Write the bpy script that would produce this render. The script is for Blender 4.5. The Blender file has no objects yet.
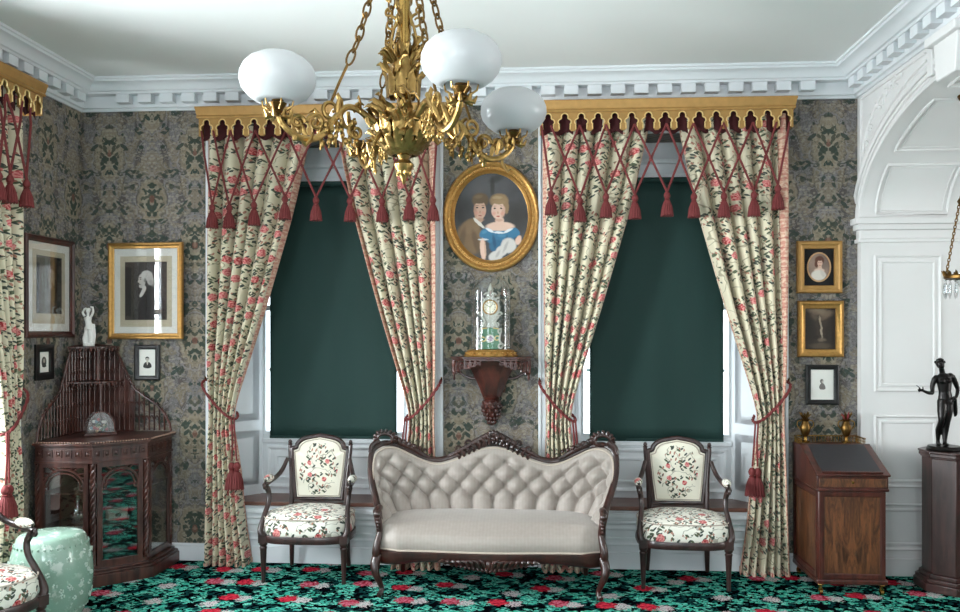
import bpy, bmesh, math, random
from mathutils import Vector, Matrix
PI = math.pi
R = math.radians
random.seed(7)
scene = bpy.context.scene
COL = scene.collection

# ---------------------------------------------------------------- camera
cam_d = bpy.data.cameras.new('camera')
cam = bpy.data.objects.new('camera', cam_d)
COL.objects.link(cam)
cam.location = (0, -5.7, 1.55)
cam.rotation_euler = (R(90), 0, math.atan(.0677))
cam_d.sensor_width = 36
cam_d.lens = 860 / 960 * 36
cam_d.shift_y = 26 / 960
cam_d.clip_start = .05
scene.camera = cam
# ---------------------------------------------------------------- sky, daylight, exposure
world = bpy.data.worlds.new('overcast_sky')
scene.world = world
world.use_nodes = True
world.node_tree.nodes['Background'].inputs[0].default_value = (.80, .90, 1, 1)
world.node_tree.nodes['Background'].inputs[1].default_value = 3.0
def daylight(name, loc, rot, sx, sy, power, col=(.93, .97, 1)):
    d = bpy.data.lights.new(name, 'AREA')
    d.shape = 'RECTANGLE'; d.size = sx; d.size_y = sy; d.energy = power; d.color = col
    o = bpy.data.objects.new(name, d); COL.objects.link(o)
    o.location = loc; o.rotation_euler = rot
    return o
# sky light entering by the side room's window, the two windows of the left wall, plus frontal fill from two windows added behind the camera
daylight('daylight_left_window', (-3.62, -1.55, 1.75), (0, R(-90), 0), 1.75, .9, 120)
daylight('daylight_left_window', (-3.62, -4.05, 1.75), (0, R(-90), 0), 1.75, .9, 175)
daylight('rear_fill_light', (-1.75, -8.1, 1.75), (R(90), 0, 0), .9, 1.75, 36)  # frontal fill, source added behind the camera
daylight('rear_fill_light', (.55, -8.1, 1.75), (R(90), 0, 0), .9, 1.75, 14)
daylight('daylight_side_room_window', (5.85, -1.9, 1.75), (0, R(90), 0), 1.75, .9, 38, (1, .93, .86))
vs = scene.view_settings
vs.view_transform = 'Standard'; vs.look = 'None'; vs.gamma = 1; vs.use_curve_mapping = False
vs.exposure = 1.06
scene.cycles.max_bounces = 8
scene.cycles.transparent_max_bounces = 16
scene.cycles.caustics_reflective = False
scene.cycles.caustics_refractive = False
scene.cycles.sample_clamp_indirect = 6

# ---------------------------------------------------------------- node helper
class Sock:
    def __init__(s, g, k): s.g = g; s.k = k
    def __add__(s, o): return s.g.math('ADD', s, o)
    def __radd__(s, o): return s.g.math('ADD', s, o)
    def __sub__(s, o): return s.g.math('SUBTRACT', s, o)
    def __rsub__(s, o): return s.g.math('SUBTRACT', o, s)
    def __mul__(s, o): return s.g.math('MULTIPLY', s, o)
    def __rmul__(s, o): return s.g.math('MULTIPLY', s, o)
    def __truediv__(s, o): return s.g.math('DIVIDE', s, o)
    def lt(s, o): return s.g.math('LESS_THAN', s, o)
    def gt(s, o): return s.g.math('GREATER_THAN', s, o)
    def abs(s): return s.g.math('ABSOLUTE', s)
    def frac(s): return s.g.math('FRACT', s)
    def sin(s): return s.g.math('SINE', s)
    def max(s, o): return s.g.math('MAXIMUM', s, o)
    def min(s, o): return s.g.math('MINIMUM', s, o)
    def step(s, a, b):
        n = s.g.t.nodes.new('ShaderNodeMapRange'); n.interpolation_type = 'SMOOTHSTEP'; n.clamp = True
        s.g.put(n.inputs[0], s)
        lo, hi, x, y = (a, b, 0, 1) if a < b else (b, a, 1, 0)
        n.inputs[1].default_value = lo; n.inputs[2].default_value = hi
        n.inputs[3].default_value = x; n.inputs[4].default_value = y
        return Sock(s.g, n.outputs[0])
class G:
    def __init__(s, name):
        s.m = bpy.data.materials.new(name); s.m.use_nodes = True
        s.t = s.m.node_tree; s.b = s.t.nodes['Principled BSDF']; s.out = s.t.nodes['Material Output']
    def put(s, inp, v):
        if isinstance(v, Sock): s.t.links.new(v.k, inp)
        elif isinstance(v, (tuple, list)) and len(v) == 3 and inp.type == 'RGBA': inp.default_value = (*v, 1)
        else: inp.default_value = v
    def math(s, op, a, b=None):
        n = s.t.nodes.new('ShaderNodeMath'); n.operation = op
        s.put(n.inputs[0], a)
        if b is not None: s.put(n.inputs[1], b)
        return Sock(s, n.outputs[0])
    def coord(s, k='Object'):
        return Sock(s, s.t.nodes.new('ShaderNodeTexCoord').outputs[k])
    def sep(s, v):
        n = s.t.nodes.new('ShaderNodeSeparateXYZ'); s.put(n.inputs[0], v)
        return [Sock(s, o) for o in n.outputs]
    def comb(s, x, y, z=0.0):
        n = s.t.nodes.new('ShaderNodeCombineXYZ')
        for i, v in enumerate((x, y, z)): s.put(n.inputs[i], v)
        return Sock(s, n.outputs[0])
    def map(s, v, sc=(1, 1, 1), rz=0, loc=(0, 0, 0), rot=None):
        n = s.t.nodes.new('ShaderNodeMapping'); s.put(n.inputs[0], v)
        n.inputs[1].default_value = loc; n.inputs[2].default_value = rot or (0, 0, rz); n.inputs[3].default_value = sc
        return Sock(s, n.outputs[0])
    def noise(s, v, sc, det=2, ro=.5, dist=0):
        n = s.t.nodes.new('ShaderNodeTexNoise'); s.put(n.inputs['Vector'], v)
        n.inputs['Scale'].default_value = sc; n.inputs['Detail'].default_value = det
        n.inputs['Roughness'].default_value = ro; n.inputs['Distortion'].default_value = dist
        return Sock(s, n.outputs[0])
    def voro(s, v, sc, rnd=1, dim='2D'):
        n = s.t.nodes.new('ShaderNodeTexVoronoi'); n.voronoi_dimensions = dim
        s.put(n.inputs['Vector'], v); n.inputs['Scale'].default_value = sc
        n.inputs['Randomness'].default_value = rnd
        r, gg, b = s.seprgb(Sock(s, n.outputs['Color']))
        return Sock(s, n.outputs['Distance']), r, gg
    def seprgb(s, c):
        n = s.t.nodes.new('ShaderNodeSeparateColor'); s.put(n.inputs[0], c)
        return [Sock(s, o) for o in n.outputs]
    def mix(s, f, a, b):
        n = s.t.nodes.new('ShaderNodeMix'); n.data_type = 'RGBA'
        s.put(n.inputs[0], f); s.put(n.inputs[6], a); s.put(n.inputs[7], b)
        return Sock(s, n.outputs[2])
    def bump(s, h, st=.3, d=.01):
        n = s.t.nodes.new('ShaderNodeBump'); n.inputs['Strength'].default_value = st
        n.inputs['Distance'].default_value = d; s.put(n.inputs['Height'], h)
        s.t.links.new(n.outputs[0], s.b.inputs['Normal'])
    def set(s, col=None, rough=.6, metal=0, spec=.5, **k):
        if col is not None: s.put(s.b.inputs['Base Color'], col)
        s.put(s.b.inputs['Roughness'], rough); s.put(s.b.inputs['Metallic'], metal)
        s.b.inputs['Specular IOR Level'].default_value = spec
        for a, v in k.items(): s.put(s.b.inputs[a.replace('_', ' ')], v)
        return s.m
def lin(r, g, b):
    f = lambda c: (c / 255 / 12.92) if c <= 10 else ((c / 255 + .055) / 1.055) ** 2.4
    return (f(r), f(g), f(b))

# ---------------------------------------------------------------- mesh helper
class MB:
    def __init__(s): s.v = []; s.f = []; s.uv = {}
    def add(s, vs, fs, uv=None):
        o = len(s.v); s.v += [tuple(p) for p in vs]; s.f += [tuple(i + o for i in f) for f in fs]
        if uv:
            for i, c in enumerate(uv): s.uv[o + i] = c
        return s
    def box(s, x0, x1, y0, y1, z0, z1):
        return s.add([(x0,y0,z0),(x1,y0,z0),(x1,y1,z0),(x0,y1,z0),(x0,y0,z1),(x1,y0,z1),(x1,y1,z1),(x0,y1,z1)],
                     [(0,3,2,1),(4,5,6,7),(0,1,5,4),(1,2,6,5),(2,3,7,6),(3,0,4,7)])
    def prism(s, poly, a, b, axis='y'):
        # poly 2D; axis z: (x,y); axis y: (x,z); axis x: (y,z)
        n = len(poly)
        q = {'z': lambda p, c: (p[0], p[1], c), 'y': lambda p, c: (p[0], c, p[1]), 'x': lambda p, c: (c, p[0], p[1])}[axis]
        return s.add([q(p, a) for p in poly] + [q(p, b) for p in poly],
                     [tuple(range(n)), tuple(range(2 * n - 1, n - 1, -1))] + [(i, i + n, (i + 1) % n + n, (i + 1) % n) for i in range(n)])
    def lathe(s, prof, c=(0, 0, 0), n=20, axis='z', sx=1, sy=1):
        vs = []; fs = []
        for r, z in prof:
            for k in range(n):
                a = 2 * PI * k / n; x, y = r * math.cos(a) * sx, r * math.sin(a) * sy
                p = (x, y, z) if axis == 'z' else ((x, z, y) if axis == 'y' else (z, x, y))
                vs.append((p[0] + c[0], p[1] + c[1], p[2] + c[2]))
        m = len(prof)
        for i in range(m - 1):
            for k in range(n): fs.append((i*n+k, i*n+(k+1) % n, (i+1)*n+(k+1) % n, (i+1)*n+k))
        if prof[0][0] > 1e-5: fs.append(tuple(range(n - 1, -1, -1)))
        if prof[-1][0] > 1e-5: fs.append(tuple((m-1)*n + k for k in range(n)))
        return s.add(vs, fs)
    def tube(s, pts, rad, n=8, closed=False, flat=1, up=None):
        pts = [Vector(p) for p in pts]; m = len(pts)
        if not isinstance(rad, (list, tuple)): rad = [rad] * m
        if len(rad) != m: rad = [rad[0] + (rad[-1] - rad[0]) * i / (m - 1) for i in range(m)] if len(rad) == 2 else [interp(rad, i / (m - 1)) for i in range(m)]
        vs = []; fs = []; N = None
        for i, p in enumerate(pts):
            if closed: t = pts[(i + 1) % m] - pts[i - 1]
            else: t = pts[min(i + 1, m - 1)] - pts[max(i - 1, 0)]
            if t.length < 1e-9: t = Vector((0, 0, 1))
            t.normalize()
            if up is not None: N = Vector(up)
            elif N is None: N = Vector((0, 0, 1)) if abs(t.z) < .9 else Vector((1, 0, 0))
            N = N - t * N.dot(t)
            if N.length < 1e-6: N = t.orthogonal()
            N.normalize(); B = t.cross(N)
            for k in range(n):
                a = 2 * PI * k / n
                vs.append(p + N * (math.cos(a) * rad[i]) + B * (math.sin(a) * rad[i] * flat))
        for i in range(m if closed else m - 1):
            j = (i + 1) % m
            for k in range(n): fs.append((i*n+k, i*n+(k+1) % n, j*n+(k+1) % n, j*n+k))
        if not closed:
            fs.append(tuple(range(n - 1, -1, -1))); fs.append(tuple((m-1)*n + k for k in range(n)))
        return s.add(vs, fs)
    def ball(s, c, r, n=10, m=6, rot=None):
        if not isinstance(r, (tuple, list)): r = (r, r, r)
        vs = [(0, 0, r[2])]; fs = []
        for i in range(1, m):
            t = PI * i / m
            for k in range(n):
                a = 2 * PI * k / n
                vs.append((r[0]*math.sin(t)*math.cos(a), r[1]*math.sin(t)*math.sin(a), r[2]*math.cos(t)))
        vs.append((0, 0, -r[2])); e = len(vs) - 1
        for k in range(n): fs.append((0, 1 + k, 1 + (k + 1) % n)); fs.append((e, 1+(m-2)*n+(k+1) % n, 1+(m-2)*n+k))
        for i in range(m - 2):
            for k in range(n): fs.append((1+i*n+k, 1+(i+1)*n+k, 1+(i+1)*n+(k+1) % n, 1+i*n+(k+1) % n))
        M = rot or Matrix.Identity(3); c = Vector(c)
        return s.add([M @ Vector(v) + c for v in vs], fs)
    def grid(s, fn, nu, nv, uv=None, closeu=False):
        vs = []; fs = []; uvs = []
        for j in range(nv + 1):
            for i in range(nu + (0 if closeu else 1)):
                vs.append(fn(i / nu, j / nv))
                if uv: uvs.append(uv(i / nu, j / nv))
        w = nu + (0 if closeu else 1)
        for j in range(nv):
            for i in range(nu):
                k = (i + 1) % w if closeu else i + 1
                fs.append((j*w+i, j*w+k, (j+1)*w+k, (j+1)*w+i))
        return s.add(vs, fs, uvs if uv else None)
    def rframe(s, x0, x1, z0, z1, prof):
        # mitred rectangular frame in the xz plane; prof = closed [(inset, y)]
        n = len(prof); vs = []; fs = []
        for sx, sz in ((0, 0), (1, 0), (1, 1), (0, 1)):
            for d, y in prof:
                vs.append((x1 - d if sx else x0 + d, y, z1 - d if sz else z0 + d))
        for c in range(4):
            for k in range(n): fs.append((c*n+k, c*n+(k+1) % n, ((c+1) % 4)*n+(k+1) % n, ((c+1) % 4)*n+k))
        return s.add(vs, fs)
    def xf(s, M):
        s.v = [tuple(M @ Vector(p)) for p in s.v]; return s
def interp(ys, t):
    x = t * (len(ys) - 1); i = min(int(x), len(ys) - 2); return ys[i] + (ys[i+1] - ys[i]) * (x - i)
def lerp_tab(tab, x):
    # piecewise linear-smooth table [(x, y)...] increasing x
    if x <= tab[0][0]: return tab[0][1]
    for (a, b), (c, d) in zip(tab, tab[1:]):
        if x <= c:
            t = (x - a) / (c - a); return b + (d - b) * t
    return tab[-1][1]
def catmull(P, n, closed=False):
    P = [Vector(p) for p in P]; m = len(P); out = []
    segs = m if closed else m - 1
    for i in range(segs):
        p0 = P[i-1] if (i > 0 or closed) else P[0] * 2 - P[1]
        p1 = P[i]; p2 = P[(i+1) % m]
        p3 = P[(i+2) % m] if (i + 2 < m or closed) else P[m-1] * 2 - P[m-2]
        for k in range(n):
            t = k / n
            out.append(.5 * ((2*p1) + (p2-p0)*t + (2*p0-5*p1+4*p2-p3)*t*t + (3*p1-p0-3*p2+p3)*t**3))
    if not closed: out.append(P[-1])
    return out
def scroll(c, r0, r1, a0, a1, n=16, plane='xz', y=0):
    # spiral polyline about c
    out = []
    for i in range(n + 1):
        t = i / n; r = r0 + (r1 - r0) * t; a = a0 + (a1 - a0) * t
        p, q = r * math.cos(a), r * math.sin(a)
        out.append((c[0]+p, c[1]+y, c[2]+q) if plane == 'xz' else ((c[0]+p, c[1]+q, c[2]) if plane == 'xy' else (c[0], c[1]+p, c[2]+q)))
    return out

def obj(name, mb, mat, parent=None, loc=None, rot=None, smooth=True, bevel=0, auto=40, seg=2):
    me = mb if isinstance(mb, bpy.types.Mesh) else None
    if me is None:
        me = bpy.data.meshes.new(name); me.from_pydata(mb.v, [], mb.f)
        if mb.uv:
            l = me.uv_layers.new(name='UVMap')
            for lp in me.loops: l.data[lp.index].uv = mb.uv.get(lp.vertex_index, (0, 0))
        bm = bmesh.new(); bm.from_mesh(me)
        bmesh.ops.recalc_face_normals(bm, faces=bm.faces); bm.to_mesh(me); bm.free()
        if smooth:
            me.shade_smooth()
            if auto: me.set_sharp_from_angle(angle=R(auto))
        me.materials.append(mat)
    o = bpy.data.objects.new(name, me); COL.objects.link(o)
    if parent is not None: o.parent = parent
    if loc is not None: o.location = loc
    if rot is not None: o.rotation_euler = rot
    if bevel:
        b = o.modifiers.new('bevel', 'BEVEL'); b.width = bevel; b.segments = seg; b.limit_method = 'ANGLE'; b.angle_limit = R(40)
    return o
def tag(o, label, cat, group=None, kind=None):
    o['label'] = label; o['category'] = cat
    if group: o['group'] = group
    if kind: o['kind'] = kind
    return o
def thing(name, label, cat, loc=(0, 0, 0), rz=0, group=None, kind=None):
    o = bpy.data.objects.new(name, None); COL.objects.link(o)
    o.empty_display_size = .05
    o.location = loc; o.rotation_euler = (0, 0, rz)
    return tag(o, label, cat, group, kind)
def copy_tree(o, parent=None):
    c = o.copy(); COL.objects.link(c); c.parent = parent
    for ch in o.children: copy_tree(ch, c)
    return c

# ================================================================ materials
def plain(name, rgb, rough=.6, metal=0, spec=.5, nz=.0, nsc=30, bump=0, **k):
    g = G(name); c = lin(*rgb)
    if nz or bump:
        f = g.noise(g.coord(), nsc, 3)
        if nz: c = g.mix(f, tuple(x * (1 - nz) for x in c), tuple(min(1, x * (1 + nz)) for x in c))
        if bump: g.bump(f, bump, .004)
    return g.set(c, rough, metal, spec, **k)
WHITE = plain('white_painted_wood', (222, 225, 228), .45, nz=.03, nsc=6)
CEIL = plain('ceiling_plaster', (236, 237, 235), .9, nz=.02, nsc=3, bump=.05)
CREAM = plain('arch_paint', (224, 222, 221), .5, nz=.03, nsc=5)
GILT = plain('gilt', (186, 142, 80), .38, .75, nz=.35, nsc=60, bump=.25)
GILTP = plain('gilt_paint', (176, 134, 76), .45, .4, nz=.2, nsc=25, bump=.08)
GILTHI = plain('bright_gilt', (236, 204, 140), .28, .5, nz=.15, nsc=60)
ORMOLU = plain('ormolu', (150, 120, 70), .30, .9, nz=.45, nsc=55, bump=.6)
BRASS = plain('brass', (168, 134, 76), .25, 1, nz=.2, nsc=30)
DARKBR = plain('old_brass', (105, 78, 40), .35, .9, nz=.25, nsc=40)
BRONZE = plain('bronze', (30, 27, 26), .3, .6, nz=.25, nsc=20)
MARBLE = plain('white_marble', (235, 233, 228), .4, nz=.04, nsc=12)
RED = plain('red_cord', (108, 38, 38), .75, nz=.3, nsc=160, bump=.4)
REDV = plain('dark_red_velvet', (64, 10, 16), .85, nz=.25, nsc=40)
BLACKFR = plain('black_frame', (20, 19, 20), .35, nz=.2, nsc=30)
PAPER = plain('mount_paper', (235, 233, 226), .8, nz=.02)
TAN = plain('tan_mount', (196, 184, 160), .8, nz=.04)
INK = plain('engraving_dark', (40, 38, 38), .7, nz=.3, nsc=60)
SHELFGL = None
def wood(name, dark, light, rough=.32, sc=(1, 1, 6), nsc=9, coat=.3):
    g = G(name); p = g.coord()
    q = g.map(p, (sc[0] * nsc, sc[1] * nsc, nsc / sc[2]))
    f = g.noise(q, 2.2, 5, .6, .6); f2 = g.noise(g.map(p, (nsc * 12, nsc * 12, nsc)), 1, 2)
    c = g.mix(f.step(.3, .72), lin(*dark), lin(*light))
    c = g.mix(f2 * .35, c, tuple(x * .5 for x in lin(*dark)))
    g.bump(f2, .06, .003)
    return g.set(c, rough, 0, .5, Coat_Weight=coat, Coat_Roughness=.2)
ROSEW = wood('dark_rosewood', (34, 17, 14), (64, 32, 25), .28)
MAHOG = wood('mahogany', (48, 21, 17), (92, 44, 34), .3)
CABW = wood('carved_oak_dark', (48, 24, 20), (92, 50, 40), .38)
CHAIRW = wood('chair_wood', (36, 21, 20), (66, 40, 36), .35)
SEATB = wood('window_seat_wood', (88, 52, 40), (120, 76, 60), .4, sc=(.15, 1, 1))
PEDW = wood('pedestal_wood', (46, 26, 24), (76, 46, 42), .35)
def burl():
    g = G('walnut_burl'); x, y, z = g.sep(g.coord())
    q = g.comb(x.abs() * 16, y * 16, z * 3.2)
    f = g.noise(q, 1.4, 6, .65, 1.6); f2 = g.noise(q, 7, 3)
    c = g.mix(f.step(.32, .7), lin(54, 31, 20), lin(118, 73, 44))
    c = g.mix(f2.step(.5, .8) * .5, c, lin(40, 22, 14))
    return g.set(c, .3, 0, .5, Coat_Weight=.4, Coat_Roughness=.15)
BURL = burl()

def leaves(g, P, sc, rz, asp, thr, keep, loc=(0, 0, 0)):
    q = g.map(g.map(P, (1, 1, 1), rz), (sc * asp, sc, 1), 0, loc)
    d, r, _ = g.voro(q, 1, .9)
    return d.lt(thr) * r.gt(1 - keep)
def floral(name, base, uvk, k=1.0, density=.5, rosekeep=.45, dens_fn=None, rough=.8, weave=True, rose_sc=6.0):
    g = G(name); P = g.coord(uvk)
    if uvk == 'Object':
        x, y, z = g.sep(P); P = g.comb(x, y * .7 + z)
    nz = g.noise(P, 7 / k, 2)
    # roses on a jittered lattice, leaves cluster round them along wandering stems
    d, r, r2 = g.voro(P, rose_sc / k, .75)
    d = d + (g.noise(P, 42 / k, 2) - .5) * .16
    keep = r.gt(1 - rosekeep)
    rose = d.lt(.165) * keep
    core = g.noise(P, 90 / k, 2).step(.42, .6)
    near = d.lt(.56)
    stem = (nz - .5).abs().lt(.010)
    near = near * nz.step(.5 - density * .3, .5 - density * .3 + .02)
    if dens_fn is not None:
        m = dens_fn(g); rose = rose * m; near = near * m; stem = stem * m
    l1 = leaves(g, P, 46 / k, .6, .42, .31, .5)
    l2 = leaves(g, P, 50 / k, -.7, .42, .31, .42, (3.1, 1.7, 0))
    l3 = leaves(g, P, 52 / k, 1.9, .45, .3, .4, (7.3, 4.4, 0))
    c = g.mix(g.noise(P, 3 / k, 1), tuple(v * .93 for v in lin(*base)), lin(*base))
    c = g.mix(stem * .55, c, lin(96, 88, 62))
    c = g.mix(l3 * near, c, lin(172, 122, 104))
    c = g.mix(l1 * near, c, lin(84, 92, 70))
    c = g.mix(l2 * near, c, lin(66, 72, 66))
    c = g.mix(rose, c, g.mix(core, lin(224, 150, 144), g.mix(r2.gt(.5), lin(168, 40, 46), lin(190, 82, 86))))
    if weave: g.bump(g.noise(P, 500, 1), .08, .002)
    return g.set(c, rough, 0, .25, Sheen_Weight=.1)
CHINTZ = floral('curtain_chintz', (218, 208, 182), 'UV', .85, .7, .85)
PINKB = None
def pinkb():
    g = G('pink_border'); P = g.coord('UV'); x, y, z = g.sep(P)
    z1 = ((y * 16).frac() - .5).abs() ; f = g.noise(P, 60, 2)
    c = g.mix(f.step(.4, .6), lin(196, 140, 124), lin(218, 188, 164))
    c = g.mix(z1.lt(.07) * .6, c, lin(172, 92, 88))
    return g.set(c, .8, 0, .2)
PINKB = pinkb()
def seat_mask(rx, rz, cx=0, cz=0):
    def f(g):
        x, y, z = g.sep(g.coord('UV'))
        x = (x - cx) / rx; z = (y - cz) / rz
        return (x * x + z * z + (g.noise(g.coord('UV'), 9, 1) - .5) * 1.1).lt(1)
    return f
CH_BACK = floral('chair_back_tapestry', (238, 232, 215), 'UV', .9, 1.5, .6, seat_mask(.13, .165), rose_sc=10)
CH_SEAT = floral('chair_seat_tapestry', (240, 236, 224), 'UV', .95, .55, .6, None, rose_sc=6.5)

def wallpaper():
    g = G('scenic_wallpaper'); x, y, z = g.sep(g.coord())
    s = x + y
    T, TZ = .60, .64
    fx = (s / T + 50.38).frac(); mx = (fx - .5).abs() * T          # mirrored repeat, 0 on the motif axis
    mo = mx * -1 + T / 2                                            # distance from the offset axis
    P = g.comb(mx, z); Ps = g.comb(s, z)
    n1 = g.noise(P, 10, 3, .55, .6); n2 = g.noise(P, 22, 3, .6); n3 = g.noise(Ps, 34, 3); n4 = g.noise(Ps, 4, 2)
    band = ((mx * (2 * PI / .12)).sin() * .5 + .5)
    c = g.mix(band.step(.25, .75), lin(92, 87, 84), lin(118, 114, 114))
    c = g.mix(n1.step(.47, .53) * .75, c, lin(136, 124, 106))
    scr = ((n1 * 8).frac() - .5).abs().lt(.11)
    c = g.mix(scr * .65, c, lin(144, 139, 137))
    scr2 = ((n2 * 6 + .3).frac() - .5).abs().lt(.08)
    c = g.mix(scr2 * .6, c, lin(70, 66, 64))
    zf = ((z / TZ + .18).frac() - .5) * TZ; zo = ((z / TZ + .68).frac() - .5) * TZ
    clus = g.noise(P, 9, 1).step(.55, .58) * .9
    red = None
    for X, Z, rx, rz in ((mx, zf, .105, .17), (mo, zo, .095, .15)):
        q = (X * X) * (1 / rx ** 2) + (Z * Z) * (1 / rz ** 2) + (n2 - .5) * 1.6 + (n1 - .5) * 2.2
        c = g.mix((q - 1.4).abs().lt(.14) * .55, c, lin(142, 138, 138))        # pale scroll border
        c = g.mix((q - 1.12).abs().lt(.10) * .6, c, lin(82, 77, 75))
        c = g.mix(q.step(1.25, .8) * .7, c, lin(152, 141, 121))                # buff medallion
        c = g.mix(((q - .65).abs().lt(.12)) * .5, c, lin(124, 112, 94))
        sp = q.lt(.55) * n1.gt(.40)
        clus = clus.max(sp)
        qr = (X * X) * 900 + ((Z - .01) * (Z - .01)) * 500 + (n2 - .5) * 1.2
        red = qr.lt(.3) if red is None else red.max(qr.lt(.3))
    l1 = leaves(g, P, 36, .7, .5, .46, .75); l2 = leaves(g, P, 44, -.8, .5, .44, .65, (3, 1, 0)); l3 = leaves(g, P, 60, .2, .6, .4, .5, (9, 4, 0))
    c = g.mix(l3 * n4.step(.4, .5) * .5, c, lin(160, 152, 138))
    c = g.mix(l1 * clus * .92, c, lin(46, 64, 60)); c = g.mix(l2 * clus * .85, c, lin(62, 70, 60))
    c = g.mix(red * .6, c, lin(128, 82, 70))
    c = g.mix(n3.step(.45, .8) * .45, c, lin(86, 78, 70))
    return g.set(c, .85, 0, .2)
WPAPER = wallpaper()
def carpet():
    g = G('floral_carpet'); x, y, z = g.sep(g.coord()); P = g.comb(x, y)
    w = g.noise(P, 26, 3); w2 = g.noise(P, 13, 2)
    Pw = g.comb(x + (w - .5) * .06, y + (g.noise(g.comb(x + 9, y), 26, 3) - .5) * .06)
    d, r, r2 = g.voro(Pw, 3.3, .55)
    n1 = g.noise(P, 46, 3, .6); n2 = g.noise(P, 100, 2)
    leafy = g.noise(P, 9, 2).step(.44, .50)
    l1 = leaves(g, Pw, 44, .5, .5, .44, .66); l2 = leaves(g, Pw, 48, -.9, .5, .42, .55, (3, 5, 0)); l3 = leaves(g, Pw, 40, 2.1, .55, .45, .6, (8, 2, 0))
    c = lin(6, 7, 12)
    c = g.mix(n1.step(.58, .72) * .4, c, lin(16, 44, 46))
    tl = g.mix(n2.step(.35, .65), lin(48, 130, 114), lin(132, 220, 198))
    c = g.mix(l3 * .8, c, lin(18, 62, 62))
    c = g.mix(l1 * leafy, c, tl)
    c = g.mix(l2 * leafy, c, lin(58, 160, 140))
    
    # pale spray beside each rose, then the rose
    dp, rp, _ = g.voro(g.comb(g.sep(Pw)[0] - .085, g.sep(Pw)[1] + .02), 3.3, .55)
    pale = (dp + (n1 - .5) * .34).lt(.17)
    c = g.mix(pale * n2.gt(.44), c, g.mix(w2, lin(170, 186, 180), lin(206, 168, 176)))
    rose = (d + (n1 - .5) * .34).lt(.19) * r2.gt(.25)
    c = g.mix(rose, c, g.mix(n1.step(.42, .58), lin(140, 26, 44), g.mix(r.gt(.5), lin(206, 54, 72), lin(198, 104, 124))))
    g.bump(g.noise(P, 260, 2), .5, .008)
    return g.set(c, 1, 0, 0)
CARPET = carpet()
def upholst():
    g = G('grey_silk_upholstery'); P = g.coord(); x, y, z = g.sep(P)
    f = g.noise(P, 40, 3); st = ((x * 300).sin() * .5 + .5)
    c = g.mix(f, lin(149, 139, 131), lin(167, 156, 148))
    c = g.mix(st * .15, c, lin(130, 121, 114))
    g.bump(st, .04, .001)
    return g.set(c, .55, 0, .4, Sheen_Weight=.25)
UPH = upholst()
PIPING = plain('gimp_trim', (180, 166, 152), .7, nz=.15, nsc=150)
def blindm():
    g = G('green_blind_cloth'); P = g.coord()
    f = g.noise(P, 300, 2); f2 = g.noise(g.map(P, (3, 1, .6)), 2, 2)
    c = g.mix(f * .5 + f2 * .5, lin(29, 54, 50), lin(42, 70, 66))
    return g.set(c, .7, 0, .3)
BLIND = blindm()
def celadon():
    g = G('celadon_glaze'); P = g.coord()
    n = g.noise(P, 16, 4, .65); n2 = g.noise(P, 7, 2)
    c = g.mix(n.step(.52, .62) * n2.step(.4, .55), lin(138, 166, 150), lin(190, 204, 194))
    c = g.mix(g.noise(P, 40, 2).step(.62, .68) * .5, c, lin(170, 196, 180))
    return g.set(c, .22, 0, .5, Coat_Weight=.5)
CELADON = celadon()
def glassy(name, tint=(1, 1, 1), refl=.08, rough=.02, k=.55, facing=.25):
    g = G(name); t = g.t
    tr = t.nodes.new('ShaderNodeBsdfTransparent'); tr.inputs[0].default_value = (*tint, 1)
    gl = t.nodes.new('ShaderNodeBsdfGlossy'); gl.inputs['Roughness'].default_value = rough
    lw = t.nodes.new('ShaderNodeLayerWeight'); lw.inputs[0].default_value = facing
    f = Sock(g, lw.outputs[1]) * k + refl
    mx = t.nodes.new('ShaderNodeMixShader'); g.put(mx.inputs[0], f)
    t.links.new(tr.outputs[0], mx.inputs[1]); t.links.new(gl.outputs[0], mx.inputs[2])
    t.links.new(mx.outputs[0], g.out.inputs[0]); t.nodes.remove(g.b)
    return g.m
GLASS = glassy('clear_glass', (.97, .985, .98), .015)
DOMEGL = glassy('thin_dome_glass', (.975, .985, .985), .014, .03, .45, .2)
PICGL = glassy('picture_glass', (.98, .98, .98), .035, .02, facing=.12)
CABGL = glassy('cabinet_glass', (.9, .92, .92), .10, .01, facing=.35)
CRYST = glassy('cut_crystal', (.92, .94, .95), .22, .05, facing=.5)
def frosted():
    g = G('frosted_glass'); t = g.t
    df = t.nodes.new('ShaderNodeBsdfDiffuse'); df.inputs[0].default_value = (.74, .74, .75, 1)
    tl = t.nodes.new('ShaderNodeBsdfTranslucent'); tl.inputs[0].default_value = (.72, .73, .74, 1)
    gl = t.nodes.new('ShaderNodeBsdfGlossy'); gl.inputs['Roughness'].default_value = .25
    m1 = t.nodes.new('ShaderNodeMixShader'); m1.inputs[0].default_value = .42
    m2 = t.nodes.new('ShaderNodeMixShader'); m2.inputs[0].default_value = .06
    tp = t.nodes.new('ShaderNodeBsdfTransparent'); m3 = t.nodes.new('ShaderNodeMixShader'); m3.inputs[0].default_value = .28
    t.links.new(df.outputs[0], m1.inputs[1]); t.links.new(tl.outputs[0], m1.inputs[2])
    t.links.new(m1.outputs[0], m2.inputs[1]); t.links.new(gl.outputs[0], m2.inputs[2])
    t.links.new(m2.outputs[0], m3.inputs[1]); t.links.new(tp.outputs[0], m3.inputs[2])
    t.links.new(m3.outputs[0], g.out.inputs[0]); t.nodes.remove(g.b)
    return g.m
FROST = frosted()
LEATHER = plain('dark_leather', (44, 42, 46), .5, nz=.15, nsc=40, bump=.1)

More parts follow.
